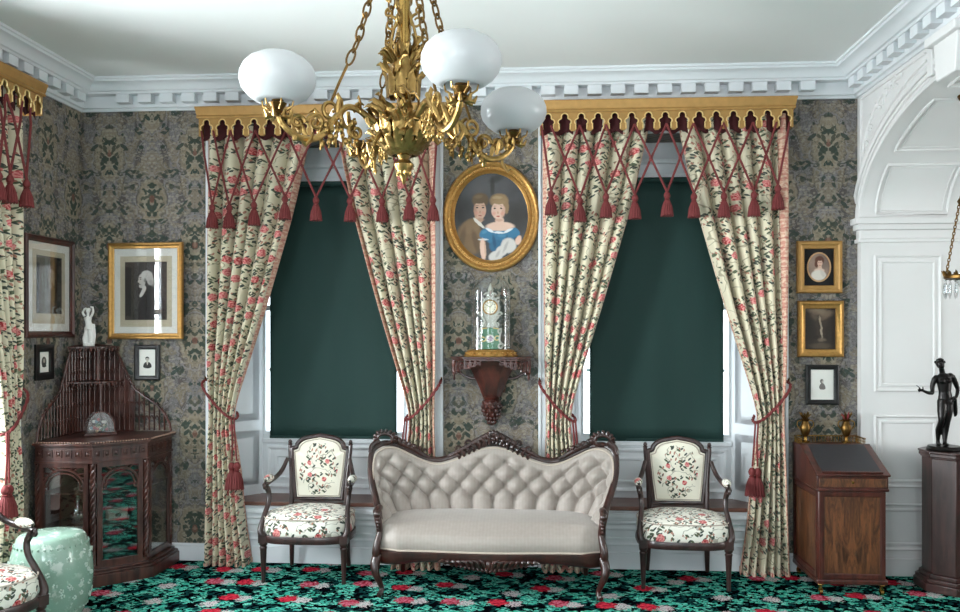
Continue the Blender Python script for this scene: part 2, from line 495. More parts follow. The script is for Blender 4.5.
# ================================================================ the room
XL, XR, ZC, YB, WT = -3.126, 2.054, 3.24, -7.6, .36
C1, C2, C3, C4 = -1.435, .805, -1.55, -4.05       # window centres: two in the back wall, two in the left wall
def struct(o, label, cat):
    return tag(o, label, cat, kind='structure')
struct(obj('floor', MB().box(XL - WT, 5.4, YB - WT, WT, -.06, 0), CARPET, smooth=False), 'black carpet patterned with teal leaves and red roses', 'carpet floor')
struct(obj('ceiling', MB().box(XL - WT, XR + .62, YB - WT, WT, ZC, ZC + .1), CEIL, smooth=False), 'plain white plaster ceiling above the cornice', 'ceiling')
OPW, OPB, OPT = .725, .39, 2.85
def wall_mesh(a, b, cs):
    m = MB(); xs = a
    for c in cs:
        m.box(xs, c - OPW, 0, WT, 0, ZC); m.box(c - OPW, c + OPW, 0, WT, OPT, ZC); m.box(c - OPW, c + OPW, 0, WT, 0, OPB)
        xs = c + OPW
    return m.box(xs, b, 0, WT, 0, ZC)
M_L = Matrix.Translation((XL, 0, 0)) @ Matrix.Rotation(R(90), 4, 'Z')
M_R = Matrix.Translation((0, YB, 0)) @ Matrix.Rotation(R(180), 4, 'Z')
struct(obj('wall_back', wall_mesh(XL, XR, [C1, C2]), WPAPER, smooth=False), 'grey floral scenic wallpapered wall behind the sofa', 'wall')
struct(obj('wall_left', wall_mesh(YB, WT, [C4, C3]).xf(M_L), WPAPER, smooth=False), 'wallpapered wall running along the left of the room', 'wall')
struct(obj('wall_rear', wall_mesh(-XR - .62, -XL + WT, [-.55, 1.75]).xf(M_R), WPAPER, smooth=False), 'wallpapered wall behind the viewer', 'wall')
# right wall with the wide elliptical archway
AC, AH, AZ, AR, AT = -1.35, 1.29, 2.26, .60, .62     # arch centre, half width, impost height, rise, wall depth
def arc(n=28, dr=0.0):
    return [(AC + (AH + dr) * math.cos(PI * k / n), AZ + (AR + dr) * math.sin(PI * k / n)) for k in range(n + 1)]
poly = [(WT, 0), (WT, ZC), (YB, ZC), (YB, 0), (AC - AH, 0)] + list(reversed(arc())) + [(AC + AH, 0)]
wr = struct(obj('wall_right', MB().prism(poly, XR, XR + AT, 'x'), CREAM, auto=25), 'white panelled wall with a wide archway on the right', 'wall')
# side room beyond the arch
M_S = Matrix.Translation((5.3, 0, 0)) @ Matrix.Rotation(R(-90), 4, 'Z')
struct(obj('wall_side_room', wall_mesh(-WT, 4.2, [1.9]).xf(M_S).box(XR + AT, 5.3, WT - .1, WT, 0, ZC).box(XR + AT, 5.3, -4.2, -4.1, 0, ZC), CREAM, smooth=False), 'plain walls of the room beyond the arch', 'wall')
struct(obj('ceiling_side_room', MB().box(XR + AT, 5.4, -4.2, WT, ZC, ZC + .1), CEIL, smooth=False), 'ceiling of the room beyond the arch', 'ceiling')
# mouldings of the arch: archivolt, impost, soffit and jamb panels
def arcpts(dr, x, n=28): return [(x, y, z) for y, z in arc(n, dr)]
am = MB()
for dr, r in ((.012, .016), (.06, .012), (.10, .02)):
    am.tube(arcpts(dr, XR - .004), r, 6)
obj('archivolt', am, CREAM, wr)
def impost(y0, s):
    m = MB()
    for z0, z1, d in ((2.12, 2.145, .018), (2.145, 2.20, .008), (2.20, 2.235, .028), (2.235, 2.275, .045)):
        m.box(XR - d, XR + AT + d, min(y0, y0 - s * d), max(y0, y0 - s * d), z0, z1)
        m.box(XR - d, XR, min(y0, y0 + s * .12), max(y0, y0 + s * .12), z0, z1)
    return m
obj('impost', impost(AC + AH, 1), CREAM, wr, bevel=.004)
obj('impost', impost(AC - AH, -1), CREAM, wr, bevel=.004)
PANEL = [(0, 0), (0, -.012), (.012, -.018), (.022, -.012), (.03, -.003), (.05, -.003), (.06, -.010), (.075, -.010), (.085, 0)]
for z0, z1 in ((1.17, 2.04), (.56, 1.02), (.16, .46)):
    m = MB().rframe(2.135, 2.55, z0, z1, [(d * .62, y * .7 + AC + AH) for d, y in PANEL])
    obj('jamb_panel', m, CREAM, wr, auto=30)
obj('jamb_base', MB().box(XR + .002, XR + AT, AC + AH - .02, AC + AH, 0, .11), CREAM, wr, bevel=.004)
for k in range(5):
    a0 = PI * (k / 5 + .022); a1 = PI * ((k + 1) / 5 - .022)
    def sp(a, x, d): return (x, AC + (AH - d) * math.cos(a), AZ + (AR - d) * math.sin(a))
    x0, x1 = XR + .09, XR + AT - .09
    path = [sp(a0 + (a1 - a0) * i / 12, x0, .002) for i in range(13)] + [sp(a1 + (a0 - a1) * i / 12, x1, .002) for i in range(13)]
    m = MB().tube(path, .010, 6, closed=True)
    ins = .03
    path2 = [sp(a0 + .03 + (a1 - a0 - .06) * i / 12, x0 + ins, .0) for i in range(13)] + [sp(a1 - .03 + (a0 - a1 + .06) * i / 12, x1 - ins, .0) for i in range(13)]
    m.tube(path2, .005, 6, closed=True)
    obj('soffit_panel', m, CREAM, wr)
# keystone and spandrel carving on the room face of the arch
ks = MB()
ks.prism([(AC - .13, 3.05), (AC + .13, 3.05), (AC + .10, 2.80), (AC - .10, 2.80)], XR - .07, XR, 'x')
ks.box(XR - .10, XR, AC - .16, AC + .16, 2.985, 3.03)
obj('keystone', ks, CREAM, wr, bevel=.006)
obj('pilaster_strip', MB().box(XR - .025, XR, AC + .24, AC + .30, 2.88, 3.06), CREAM, wr, bevel=.004)
for s in (1, -1):
    cv = MB(); rnd = random.Random(5)
    def sq(y, z): return (XR - .004, AC + s * y, z)
    cv.tube(catmull([sq(1.24, 2.66), sq(1.20, 2.76), sq(1.12, 2.86), sq(1.0, 2.94), sq(.85, 2.985), sq(.68, 3.0)], 6), [.012, .006], 6)
    for k in range(26):
        t = k / 25; y = 1.23 - .55 * t ** 1.4 + rnd.uniform(-.035, .035); z = 2.66 + .34 * math.sin(t * PI / 2) + rnd.uniform(-.03, .03)
        if ((y) / (AH + .13)) ** 2 + ((z - AZ) / (AR + .13)) ** 2 < 1: continue
        cv.ball(sq(y, z), (.008, .024, .012), 8, 4, Matrix.Rotation(rnd.uniform(0, 3), 3, 'X'))
    obj('spandrel_carving', cv, CREAM, wr)
    edge = MB().tube([sq(1.275, 3.03), sq(.36, 3.03)], .008, 6)
    edge.tube([sq(1.275, 2.60), sq(1.275, 3.03)], .008, 6)
    edge.tube([sq((AH + .15) * math.cos(a), AZ + (AR + .15) * math.sin(a)) for a in [R(28 + 48 * i / 12) for i in range(13)]], .007, 6)
    obj('spandrel_bead', edge, CREAM, wr)

# cornice with dentils
CP = [(0, 3.055), (.012, 3.055), (.02, 3.07), (.035, 3.075), (.04, 3.09), (.04, 3.15), (.105, 3.15), (.112, 3.162), (.125, 3.166),
      (.135, 3.18), (.15, 3.195), (.172, 3.205), (.19, 3.21), (.195, 3.222), (.205, 3.226), (.205, 3.24), (0, 3.24)]
def cornice(P, Q):
    n = len(CP); m = MB()
    vs = [P(d, z) for d, z in CP] + [Q(d, z) for d, z in CP]
    return m.add(vs, [(i, (i + 1) % n, (i + 1) % n + n, i + n) for i in range(n)])
DENT = None
def dentils(par, pts, rz):
    global DENT
    for p in pts:
        o = obj('dentil', DENT or MB().box(-.045, .045, -.1, -.035, 3.092, 3.149), WHITE, par, loc=p, rot=(0, 0, rz), smooth=False)
        DENT = o.data
t1 = struct(obj('trim_1', cornice(lambda d, z: (XL + d, -d, z), lambda d, z: (XR - d, -d, z)), WHITE, auto=30), 'white dentilled plaster cornice over the sofa wall', 'cornice')
t2 = struct(obj('trim_2', cornice(lambda d, z: (XL + d, -d, z), lambda d, z: (XL + d, YB + d, z)), WHITE, auto=30), 'white dentilled plaster cornice along the left wall', 'cornice')
t3 = struct(obj('trim_3', cornice(lambda d, z: (XR - d, -d, z), lambda d, z: (XR - d, YB + d, z)), WHITE, auto=30), 'white dentilled plaster cornice above the archway', 'cornice')
t4 = struct(obj('trim_4', cornice(lambda d, z: (XL + d, YB + d, z), lambda d, z: (XR - d, YB + d, z)), WHITE, auto=30), 'white plaster cornice behind the viewer', 'cornice')
dentils(t1, [(-.536 + .15 * (k - 16), 0, 0) for k in range(1, 32)], 0)
dentils(t2, [(XL, -.17 - .15 * k, 0) for k in range(16)], R(90))
dentils(t3, [(XR, -.17 - .15 * k, 0) for k in range(16)], R(-90))
# baseboards
def bb(name, a, b, M, label):
    m = MB().box(a, b, -.018, 0, 0, .10).box(a, b, -.012, 0, .10, .118)
    struct(obj(name, m.xf(M), WHITE, bevel=.003), label, 'baseboard')
I4 = Matrix.Identity(4)
bb('baseboard_back_left', XL, C1 - .81, I4, 'white baseboard under the wallpaper beside the corner cabinet')
bb('baseboard_back_middle', C1 + .81, C2 - .81, I4, 'white baseboard behind the sofa between the windows')
bb('baseboard_back_right', C2 + .81, XR, I4, 'white baseboard behind the writing desk')
bb('baseboard_left_far', C3 + .81, 0, M_L, 'white baseboard behind the corner cabinet on the left wall')
bb('baseboard_left_near', C4 + .81, C3 - .81, M_L, 'white baseboard between the two left wall windows')

# windows: deep splayed recess, panelled shutters, seat board, sash
BW, BY = .51, .27      # sash half width, depth of the sash plane
def window(n, loc, rz, label, bright=False):
    w = thing('window_%d' % n, label, 'window', loc, rz, kind='structure')
    c = MB()
    for s in (-1, 1):
        for d0, d1, y in ((.725, .745, -.020), (.745, .785, -.028), (.785, .805, -.036)):
            c.box(*sorted((s * d0, s * d1)), y, 0, 0, 2.85 + d0 - .725)
    for d0, d1, y in ((0, .02, -.020), (.02, .06, -.028), (.06, .08, -.036)):
        c.box(-.725 - d1, .725 + d1, y, 0, OPT + d0, OPT + d1)
    obj('casing', c, WHITE, w, bevel=.003)
    for s in (-1, 1):
        j = MB().prism([(s * .7245, 0), (s * BW, BY), (s * BW, WT), (s * .7245, WT)], OPB + .022, OPT, 'z')
        jb = obj('splayed_jamb', j, WHITE, w, smooth=False)
        L = math.hypot(.7245 - BW, BY); a = math.atan2(BY, -s * (.7245 - BW))
        for z0, z1 in ((.48, .86), (.93, 1.78), (1.85, 2.75)):
            p = MB().rframe(.03, L - .03, z0, z1, [(d * .6, y * .6) for d, y in PANEL])
            p.xf(Matrix.Translation((s * .7245, 0, 0)) @ Matrix.Rotation(a, 4, 'Z') @ Matrix.Scale(s, 4, (0, 1, 0)))
            obj('shutter_panel', p, WHITE, jb)
    hd = MB().box(-BW - .01, BW + .01, BY, WT, 2.6, OPT).box(-BW - .01, BW + .01, BY - .03, BY, 2.60, 2.635).box(-BW - .05, BW + .05, BY - .05, BY, 2.70, 2.73)
    obj('window_head', hd, WHITE, w, bevel=.003)
    ap = MB().box(-BW - .01, BW + .01, BY, WT, OPB, .83).box(-BW, BW, BY - .018, BY, .77, .80)
    obj('apron', ap, WHITE, w, bevel=.003)
    for s in (-1, 1):
        obj('apron_panel', MB().rframe(*((-BW + .03, -.02) if s < 0 else (.02, BW - .03)), .45, .75, [(d, y + BY) for d, y in PANEL]), WHITE, w)
    sb = MB().prism([(-.7245, -.05), (.7245, -.05), (.7245, 0), (BW + .005, BY), (-BW - .005, BY), (-.7245, 0)], OPB - .004, OPB + .022, 'z')
    obj('seat_board', sb, SEATB, w, bevel=.005)
    sf = MB().box(-.7245, .7245, -.02, 0, 0, OPB - .005).box(-.7245, .7245, -.034, -.02, 0, .11).box(-.7245, .7245, -.04, -.02, .335, .365)
    sf.rframe(-.66, .66, .15, .31, [(d * .7, y * .7 - .02) for d, y in PANEL])
    obj('seat_front', sf, WHITE, w, bevel=.002)
    # sash
    s_ = MB().rframe(-BW, BW, .83, 2.6, [(0, BY + .005), (0, BY + .045), (.018, BY + .045), (.018, BY + .005)])
    s_.box(-BW, BW, BY + .003, BY + .05, 1.70, 1.74)
    sash = obj('sash', s_, WHITE, w, bevel=.003)
    for x in (-.163, .163): obj('glazing_bar', MB().box(x - .01, x + .01, BY + .010, BY + .040, .84, 2.59), WHITE, sash, smooth=False)
    for z in (1.285, 2.15): obj('glazing_bar', MB().box(-BW + .04, BW - .04, BY + .011, BY + .039, z - .01, z + .01), WHITE, sash, smooth=False)
    pm = None
    for x in (-.325, 0, .325):
        for z in (1.073, 1.49, 1.94, 2.355):
            q = pm or MB().box(-.158, .158, BY + .023, BY + .026, -.215, .215)
            o = obj('pane', q, GLASS, sash, loc=(x, 0, z), smooth=False); pm = o.data
    return w
window(1, (C1, 0, 0), 0, 'deep panelled window recess left of the oval portrait')
window(2, (C2, 0, 0), 0, 'deep panelled window recess right of the oval portrait')
window(3, (XL, C3, 0), R(90), 'tall sash window in the left wall behind the celadon stool')
window(4, (XL, C4, 0), R(90), 'tall sash window in the left wall nearer the viewer')
window(7, (5.3, -1.9, 0), R(-90), 'tall sash window of the room beyond the arch')
window(5, (.55, YB, 0), R(180), 'right hand sash window added behind the viewer for fill light')  # two unseen windows added so frontal fill can come in
window(6, (-1.75, YB, 0), R(180), 'left hand sash window added behind the viewer for fill light')

# ================================================================ blinds, pelmets, curtains, tassels
def blind(loc, label):
    b = thing('roller_blind', label, 'blind', loc, 0, 'green roller blinds')
    def f(u, v):
        x = -.452 + .904 * u; z = 2.59 - 1.78 * v
        return (x, .248 + .004 * math.sin(u * 9 + v * 2) * v + .003 * math.sin(u * 21), z)
    o = obj('cloth', MB().grid(f, 30, 20), BLIND, b, auto=0)
    sl = o.modifiers.new('thick', 'SOLIDIFY'); sl.thickness = .0015
    obj('bottom_bar', MB().box(-.452, .452, .241, .251, .803, .822), BLIND, b, bevel=.003)
    obj('roller', MB().lathe([(.018, -.455), (.018, .455)], (0, .222, 2.585), 14, 'x'), BLIND, b)
blind((C1, 0, 0), 'dark green roller blind drawn down in the left sofa wall window')
blind((C2, 0, 0), 'dark green roller blind drawn down in the right sofa wall window')

NP = 15; PWH = .795; PST = 2 * PWH / NP
def notch(cx, s=1.0):
    # trefoil headed notch outline, from left foot to right foot
    pts = [(-.034, 2.845), (-.036, 2.872)]
    pts += [(-.018 - .022 * math.cos(a) * 1.0 - .002, 2.893 + .020 * math.sin(a)) for a in [R(-50 + 26 * k) for k in range(6)]]
    pts += [(.022 * math.cos(a), 2.925 + .024 * math.sin(a)) for a in [R(200 - 27.5 * k) for k in range(9)]][0:9]
    pts += [(.018 + .022 * math.cos(a) + .002, 2.893 + .020 * math.sin(a)) for a in [R(80 - 26 * k) for k in range(6)]]
    pts += [(.036, 2.872), (.034, 2.845)]
    return [(cx + x * s, z) for x, z in pts]
NB = None
def pelmet(loc, rz, label):
    global NB
    p = thing('pelmet', label, 'pelmet', loc, rz, 'gilt window pelmets')
    out = [(-PWH, 3.0)]
    out += [(-PWH, 2.84)]
    for k in range(NP):
        cx = -PWH + PST * (k + .5)
        out += [(cx - .043, 2.836)] + notch(cx) + [(cx + .043, 2.836)]
    out += [(PWH, 2.84), (PWH, 3.0)]
    obj('scalloped_board', MB().prism(out, -.175, -.160, 'y'), GILTP, p, smooth=False)
    for s in (-1, 1):
        obj('end_return', MB().box(*sorted((s * PWH, s * (PWH - .015))), -.160, -.037, 2.84, 3.0), GILTP, p, smooth=False)
    m = MB()
    prof = [(0, 2.955), (.010, 2.955), (.014, 2.965), (.010, 2.975), (.014, 2.985), (.016, 3.0), (.018, 3.008), (.022, 3.02), (.022, 3.03), (0, 3.03)]
    n = len(prof); vs = []
    for X, Y, sx, sy in ((-PWH, 0, -1, 0), (-PWH, -.175, -1, -1), (PWH, -.175, 1, -1), (PWH, 0, 1, 0)):
        vs += [(X + sx * d, min(Y + sy * d, -.002) if sy else -.040, z) for d, z in prof]
    fs = [(c * n + i, c * n + (i + 1) % n, (c + 1) * n + (i + 1) % n, (c + 1) * n + i) for c in range(3) for i in range(n)]
    m.add(vs, fs + [tuple(range(n)), tuple(3 * n + i for i in range(n))])
    obj('crown_moulding', m, GILTP, p, auto=30)
    obj('top_board', MB().box(-PWH + .001, PWH - .001, -.174, -.04, 3.0, 3.02), GILTP, p, smooth=False)
    for k in range(NP):
        q = NB or MB().tube([(x, -.177, z) for x, z in notch(0)], .0045, 6)
        o = obj('gilded_edge', q, GILTHI, p, loc=(-PWH + PST * (k + .5), 0, 0)); NB = o.data
    val = MB().grid(lambda u, v: (-PWH + .02 + (2 * PWH - .04) * u, -.142 + .008 * math.sin(u * NP * 2 * PI), 2.98 - (.155 + .012 * math.cos(u * NP * 2 * PI)) * v), 180, 3)
    o = obj('velvet_valance', val, REDV, p, auto=0)
    o.modifiers.new('thick', 'SOLIDIFY').thickness = .003
    return p
pelmet((C1, 0, 0), 0, 'gilt scalloped pelmet over the window left of the oval portrait')
pelmet((C2, 0, 0), 0, 'gilt scalloped pelmet over the window right of the oval portrait')
pelmet((XL, C3, 0), R(90), 'gilt scalloped pelmet on the left wall at the photo edge')

INN = [(0, .47), (.30, .52), (.62, .55), (.95, .60), (1.06, .585), (1.25, .53), (1.75, .375), (2.35, .205), (2.90, .085)]
OUT = [(0, .79), (.4, .775), (.95, .755), (1.05, .755), (1.3, .765), (2.0, .77), (2.9, .765)]
def smooth_tab(tab, z):
    return sum(lerp_tab(tab, z + d) for d in (-.08, -.04, 0, .04, .08)) / 5
def curtain(loc, rz, side, seed, label, z0=.006):
    rnd = random.Random(seed)
    root = thing('curtain', label, 'curtain', loc, rz, 'floral chintz curtains')
    NF = 6.0; ph = rnd.uniform(0, 1); wob = [rnd.uniform(-.05, .05) for _ in range(8)]
    W = .85
    def f(u, v, dy=0):
        z = 2.93 - (2.93 - z0) * v
        xi, xo = smooth_tab(INN, z), smooth_tab(OUT, z)
        pinch = math.exp(-((z - 1.02) / .22) ** 2)
        w = xo - xi
        uu = u + .02 * math.sin(u * 11 + wob[0] * 40 + v * 2.5)
        a = 2 * PI * (NF * uu + ph)
        amp = (.046 + .008 * math.sin(u * 7 + v * 3 + wob[1] * 60)) * (1 - .45 * pinch)
        if z < .9: amp *= 1.0 + .15 * (.9 - z)
        y = -.092 + amp * math.sin(a) + .010 * math.sin(2 * a + 1 + v)
        x = xo - w * (u + .028 * math.cos(a) * (1 - .3 * pinch))
        hem = .012 * math.sin(a + .7) * (v > .98)
        return (side * x, y + dy, z + hem + (.03 if False else 0))
    nu, nv = 150, 46
    border = .055
    def part(name, u0, u1, n, mat, uvs=1.0):
        m = MB().grid(lambda u, v: f(u0 + (u1 - u0) * u, v), n, nv, uv=lambda u, v: ((u0 + (u1 - u0) * u) * W + seed * .37, (1 - v) * 2.92 + seed * .71))
        o = obj(name, m, mat, root, auto=0)
        s = o.modifiers.new('thick', 'SOLIDIFY'); s.thickness = .004; s.offset = 0
        return o
    part('panel', border, 1 - border * .7, nu, CHINTZ)
    part('border', 0, border, 10, PINKB)
    part('border', 1 - border * .7, 1, 10, PINKB)
    # bullion fringe at the hem
    fr = MB()
    for k in range(60):
        x, y, z = f((k + .5) / 60, 1.0)
        fr.tube([(x, y - .004, z + .025), (x, y - .005, max(z - .004, .003))], .0045, 5)
    fo = obj('fringe', fr, PINKB, root); fo['kind'] = 'stuff'
    return f
def tassel_mesh(s=1.0):
    # head up at z=0, skirt hanging to -.13
    m = MB().lathe([(.002, .012), (.008, .010), (.013, .0), (.016, -.012), (.013, -.024), (.009, -.030), (.013, -.034), (.010, -.040),
                    (.016, -.052), (.021, -.075), (.025, -.105), (.027, -.128), (.024, -.132), (.0, -.130)], n=14)
    for k in range(14):
        a = 2 * PI * k / 14
        m.tube([(.010 * math.cos(a), .010 * math.sin(a), -.042), (.0215 * math.cos(a), .0215 * math.sin(a), -.08), (.027 * math.cos(a), .027 * math.sin(a), -.136)], .0035, 5)
    return m.xf(Matrix.Diagonal((s * 1.22, s * 1.22, s * .95, 1)))
TM = {}
def tassel(par, p, s=1.0, name='tassel'):
    o = obj(name, TM.get(s) or tassel_mesh(s), RED, par, loc=p); TM[s] = o.data; return o
def tieback(loc, rz, side, label, fn):
    t = thing('tieback', label, 'tieback', loc, rz, 'red rope tiebacks')
    a = [(side * .792, -.010, 1.235), (side * .795, -.11, 1.215), (side * .77, -.152, 1.17), (side * .70, -.158, 1.08), (side * .625, -.155, 1.005), (side * .575, -.135, .975), (side * .565, -.09, .985), (side * .585, -.045, 1.01)]
    path = catmull(a, 6)
    r = MB()
    for k in range(2):
        r.tube([(p[0] + .004 * math.cos(i * 1.1 + k * PI), p[1] + .004 * math.sin(i * 1.1 + k * PI) * .6, p[2] + .004 * math.sin(i * 1.1 + k * PI)) for i, p in enumerate(path)], .0068, 6)
    obj('rope', r, RED, t)
    d = MB()
    for q in (-.008, .010):
        d.tube(catmull([(side * (.575 + q), -.152, .985), (side * (.565 + q), -.160, .85), (side * (.56 + q * 1.8), -.160, .70)], 6), .006, 6)
    obj('drop_cord', d, RED, t)
    for q in (-.016, .018):
        tassel(t, (side * (.56 + q), -.160, .695 - abs(q)), 1.28)
    obj('hook', MB().tube([(side * .798, 0, 1.235), (side * .798, -.05, 1.235), (side * .798, -.06, 1.25)], .006, 6), BRASS, t)
SEEDS = [3, 5, 8, 12, 14]
for i, (loc, rz, side, wh, wh2) in enumerate((((C1, 0, 0), 0, -1, 'cream floral chintz curtain on the left side of the left sofa wall window', 'beside the left chair'),
        ((C1, 0, 0), 0, 1, 'cream floral chintz curtain hanging just left of the oval portrait', 'left of the wall bracket'),
        ((C2, 0, 0), 0, -1, 'cream floral chintz curtain hanging just right of the oval portrait', 'right of the wall bracket'),
        ((C2, 0, 0), 0, 1, 'cream floral chintz curtain nearest the writing desk', 'nearest the writing desk'),
        ((XL, C3 - .085, 0), R(90), 1, 'cream floral chintz curtain on the left wall above the celadon stool', 'on the left wall'))):
    fn = curtain(loc, rz, side, SEEDS[i], wh)
    tieback(loc, rz, side, 'red twisted rope tieback with tassels on the curtain ' + wh2, fn)

TX = {C1: [-2.131, -2.017, -1.851, -1.645, -1.440, -1.216, -1.007, -.831, -.675], C2: [.081, .265, .429, .611, .812, .980, 1.166, 1.351, 1.498]}
def fringe(loc, rz, xs, label, zz):
    t = thing('tassel_swag', label, 'tassel trim', loc, rz, 'red corded tassel trims')
    Y = -.199
    xe = [xs[0] - .08] + xs + [xs[-1] + .08]
    for i, x in enumerate(xs):
        z = zz[i]
        tassel(t, (x, Y, z), 1.12)
        for d in (-1, 1):
            X2 = xe[i + 1 + d]; X2 = max(-.785, min(.785, X2))
            n = 8; m = MB()
            m.tube([(x + (X2 - x) * k / n, Y + .003 * d + .022 * (k / n) * (1 if k / n > .8 else .5), z + .01 + (2.872 - z - .01) * k / n) for k in range(n + 1)], .0072, 6)
            obj('cord', m, RED, t)
        if i < len(xs) - 1:
            obj('knot', MB().ball(((x + xs[i+1]) / 2, Y + .004, (z + 2.882) / 2), (.012, .010, .014), 8, 6), RED, t)
rz_ = random.Random(2)
fringe((C1, 0, 0), 0, [x - C1 for x in TX[C1]], 'red cord trim with nine tassels under the left sofa wall pelmet', [2.375, 2.372, 2.39, 2.425, 2.417, 2.41, 2.405, 2.415, 2.41])
fringe((C2, 0, 0), 0, [x - C2 for x in TX[C2]], 'red cord trim with nine tassels under the right sofa wall pelmet', [2.44, 2.395, 2.42, 2.41, 2.425, 2.415, 2.415, 2.42, 2.46])
fringe((XL, C3, 0), R(90), [-.68, -.51, -.34, -.17, 0, .17, .34, .44, .595], 'red cord trim with tassels under the left wall pelmet', [2.41] * 9)

# ================================================================ pictures, bracket, clock
FR_GOLD = [(0, 0), (0, -.018), (.006, -.026), (.016, -.028), (.026, -.018), (.034, -.016), (.040, -.012), (.040, 0)]
def disc(m, cx, cz, rx, rz, y, n=24, rot=0, t=.0008):
    pts = []
    for k in range(n):
        a = 2 * PI * k / n; px, pz = rx * math.cos(a), rz * math.sin(a)
        pts.append((cx + px * math.cos(rot) - pz * math.sin(rot), cz + px * math.sin(rot) + pz * math.cos(rot)))
    m.prism(pts, y, y - t, 'y')
def blob(m, pts, y, t=.0008, sm=5):
    q = catmull([(a, 0, b) for a, b in pts], sm, closed=True)
    m.prism([(p.x, p.z) for p in q], y, y - t, 'y')
_pc = {}
def paint(rgb):
    if rgb not in _pc: _pc[rgb] = plain('paint_%d_%d_%d' % rgb, rgb, .7, nz=.12, nsc=60)
    return _pc[rgb]
def picture(label, loc, rz, w, h, fmat, prof, layers, mount=None, tanm=None, bg=None, glass=True, name='framed_picture', group=None):
    p = thing(name, label, 'picture', loc, rz, group)
    obj('frame', MB().rframe(-w/2, w/2, -h/2, h/2, prof), fmat, p, auto=30)
    fw = max(d for d, y in prof) - .002
    obj('backing', MB().box(-w/2 + fw, w/2 - fw, -.004, -.001, -h/2 + fw, h/2 - fw), PAPER if mount is None else mount, p, smooth=False)
    y = -.004
    if tanm:
        obj('mount_border', MB().box(-tanm[0], tanm[0], y - .001, y, -tanm[1] + tanm[2], tanm[1] + tanm[2]), TAN, p, smooth=False); y -= .001
    if bg:
        obj('print', MB().box(-bg[0], bg[0], y - .001, y, -bg[1] + bg[2], bg[1] + bg[2]), bg[3], p, smooth=False); y -= .001
    for nm, rgb, fn in layers:
        m = MB(); fn(m, y); obj(nm, m, paint(rgb), p, smooth=False); y -= .0009
    if glass: obj('glazing', MB().box(-w/2 + fw, w/2 - fw, -.0125, -.0115, -h/2 + fw, h/2 - fw), PICGL, p, smooth=False)
    return p
INKL = plain('engraving_grey', (58, 55, 53), .7, nz=.3, nsc=40)
def painting(name, base, ops, warp=.008, wsc=28, rough=.55):
    # brushwork: soft edged strokes laid one over another on the flat canvas
    g = G(name); x, _, z = g.sep(g.coord()); P = g.comb(x, z)
    xw = x + (g.noise(P, wsc, 2) - .5) * warp * 2; zw = z + (g.noise(g.comb(x + 3, z), wsc, 2) - .5) * warp * 2
    n = g.noise(P, 14, 3)
    c = g.mix(n, tuple(v * .7 for v in lin(*base)), tuple(v * 1.3 for v in lin(*base)))
    for op in ops:
        rgb, cx, cz, rx, rz = op[:5]; rot = R(op[5]) if len(op) > 5 else 0; sf = op[6] if len(op) > 6 else .25; al = op[7] if len(op) > 7 else 1
        dx, dz = xw - cx, zw - cz
        if rot: dx, dz = dx * math.cos(rot) + dz * math.sin(rot), dz * math.cos(rot) - dx * math.sin(rot)
        dx, dz = dx / rx, dz / rz
        c = g.mix((dx * dx + dz * dz).step(1 + sf, 1 - sf * 1.6) * al, c, lin(*rgb))
    c = g.mix(g.noise(P, 220, 2) * .18, c, lin(60, 55, 50))
    return g.set(c, rough, 0, .35)
PR_MAN = painting('profile_engraving', (66, 62, 60), [
    ((44, 41, 41), -.10, .0, .06, .25, 0, .6, .8), ((52, 49, 48), .12, .08, .06, .2, 0, .6, .6),
    ((27, 26, 27), .05, -.13, .105, .13, 8, .2), ((27, 26, 27), .055, -.02, .055, .065, 10, .25), ((27, 26, 27), -.04, -.17, .06, .06, 0, .2),
    ((196, 190, 182), -.028, .072, .026, .043, 8, .18), ((196, 190, 182), -.048, .066, .012, .009, 25, .2), ((190, 184, 176), -.034, .032, .017, .013, 0, .2),
    ((206, 202, 196), -.012, .02, .016, .018, 0, .3), ((214, 208, 200), -.022, -.008, .013, .042, -32, .2),
    ((210, 206, 200), .008, .104, .044, .036, -12, .2), ((200, 196, 190), .034, .070, .026, .032, 0, .25), ((150, 146, 142), .045, .05, .016, .03, 30, .4, .7),
    ((120, 114, 110), -.006, .072, .010, .016, 0, .5, .8), ((70, 66, 64), -.038, .080, .007, .003, 0, .4), ((110, 104, 100), -.044, .044, .010, .003, 0, .4), ((96, 92, 88), -.04, .09, .010, .003, 10, .4)], .003, 40)
PR_ROBE = painting('robed_engraving', (48, 46, 45), [
    ((70, 67, 65), .01, -.09, .085, .10, 0, .5, .9), ((98, 95, 92), -.01, -.06, .035, .05, 20, .6, .8), ((128, 124, 119), .012, .06, .027, .038, 0, .3), ((118, 115, 111), .018, .095, .036, .024, 0, .35),
    ((112, 109, 105), .046, .05, .014, .04, 0, .4), ((60, 57, 55), .0, .066, .006, .004, 0, .5), ((60, 57, 55), .022, .066, .006, .004, 0, .5), ((84, 78, 75), .01, .036, .01, .004, 0, .5), ((134, 130, 126), .012, .008, .02, .022, 0, .5)], .004, 40)
# profile engraving on the sofa wall
picture('gilt framed engraving of a white haired person in profile on the sofa wall', (-2.657, -.023, 1.829), -R(4.4), .54, .655, GILT, FR_GOLD, [],
        tanm=(.188, .240, -.004), bg=(.152, .197, .0, PR_MAN))
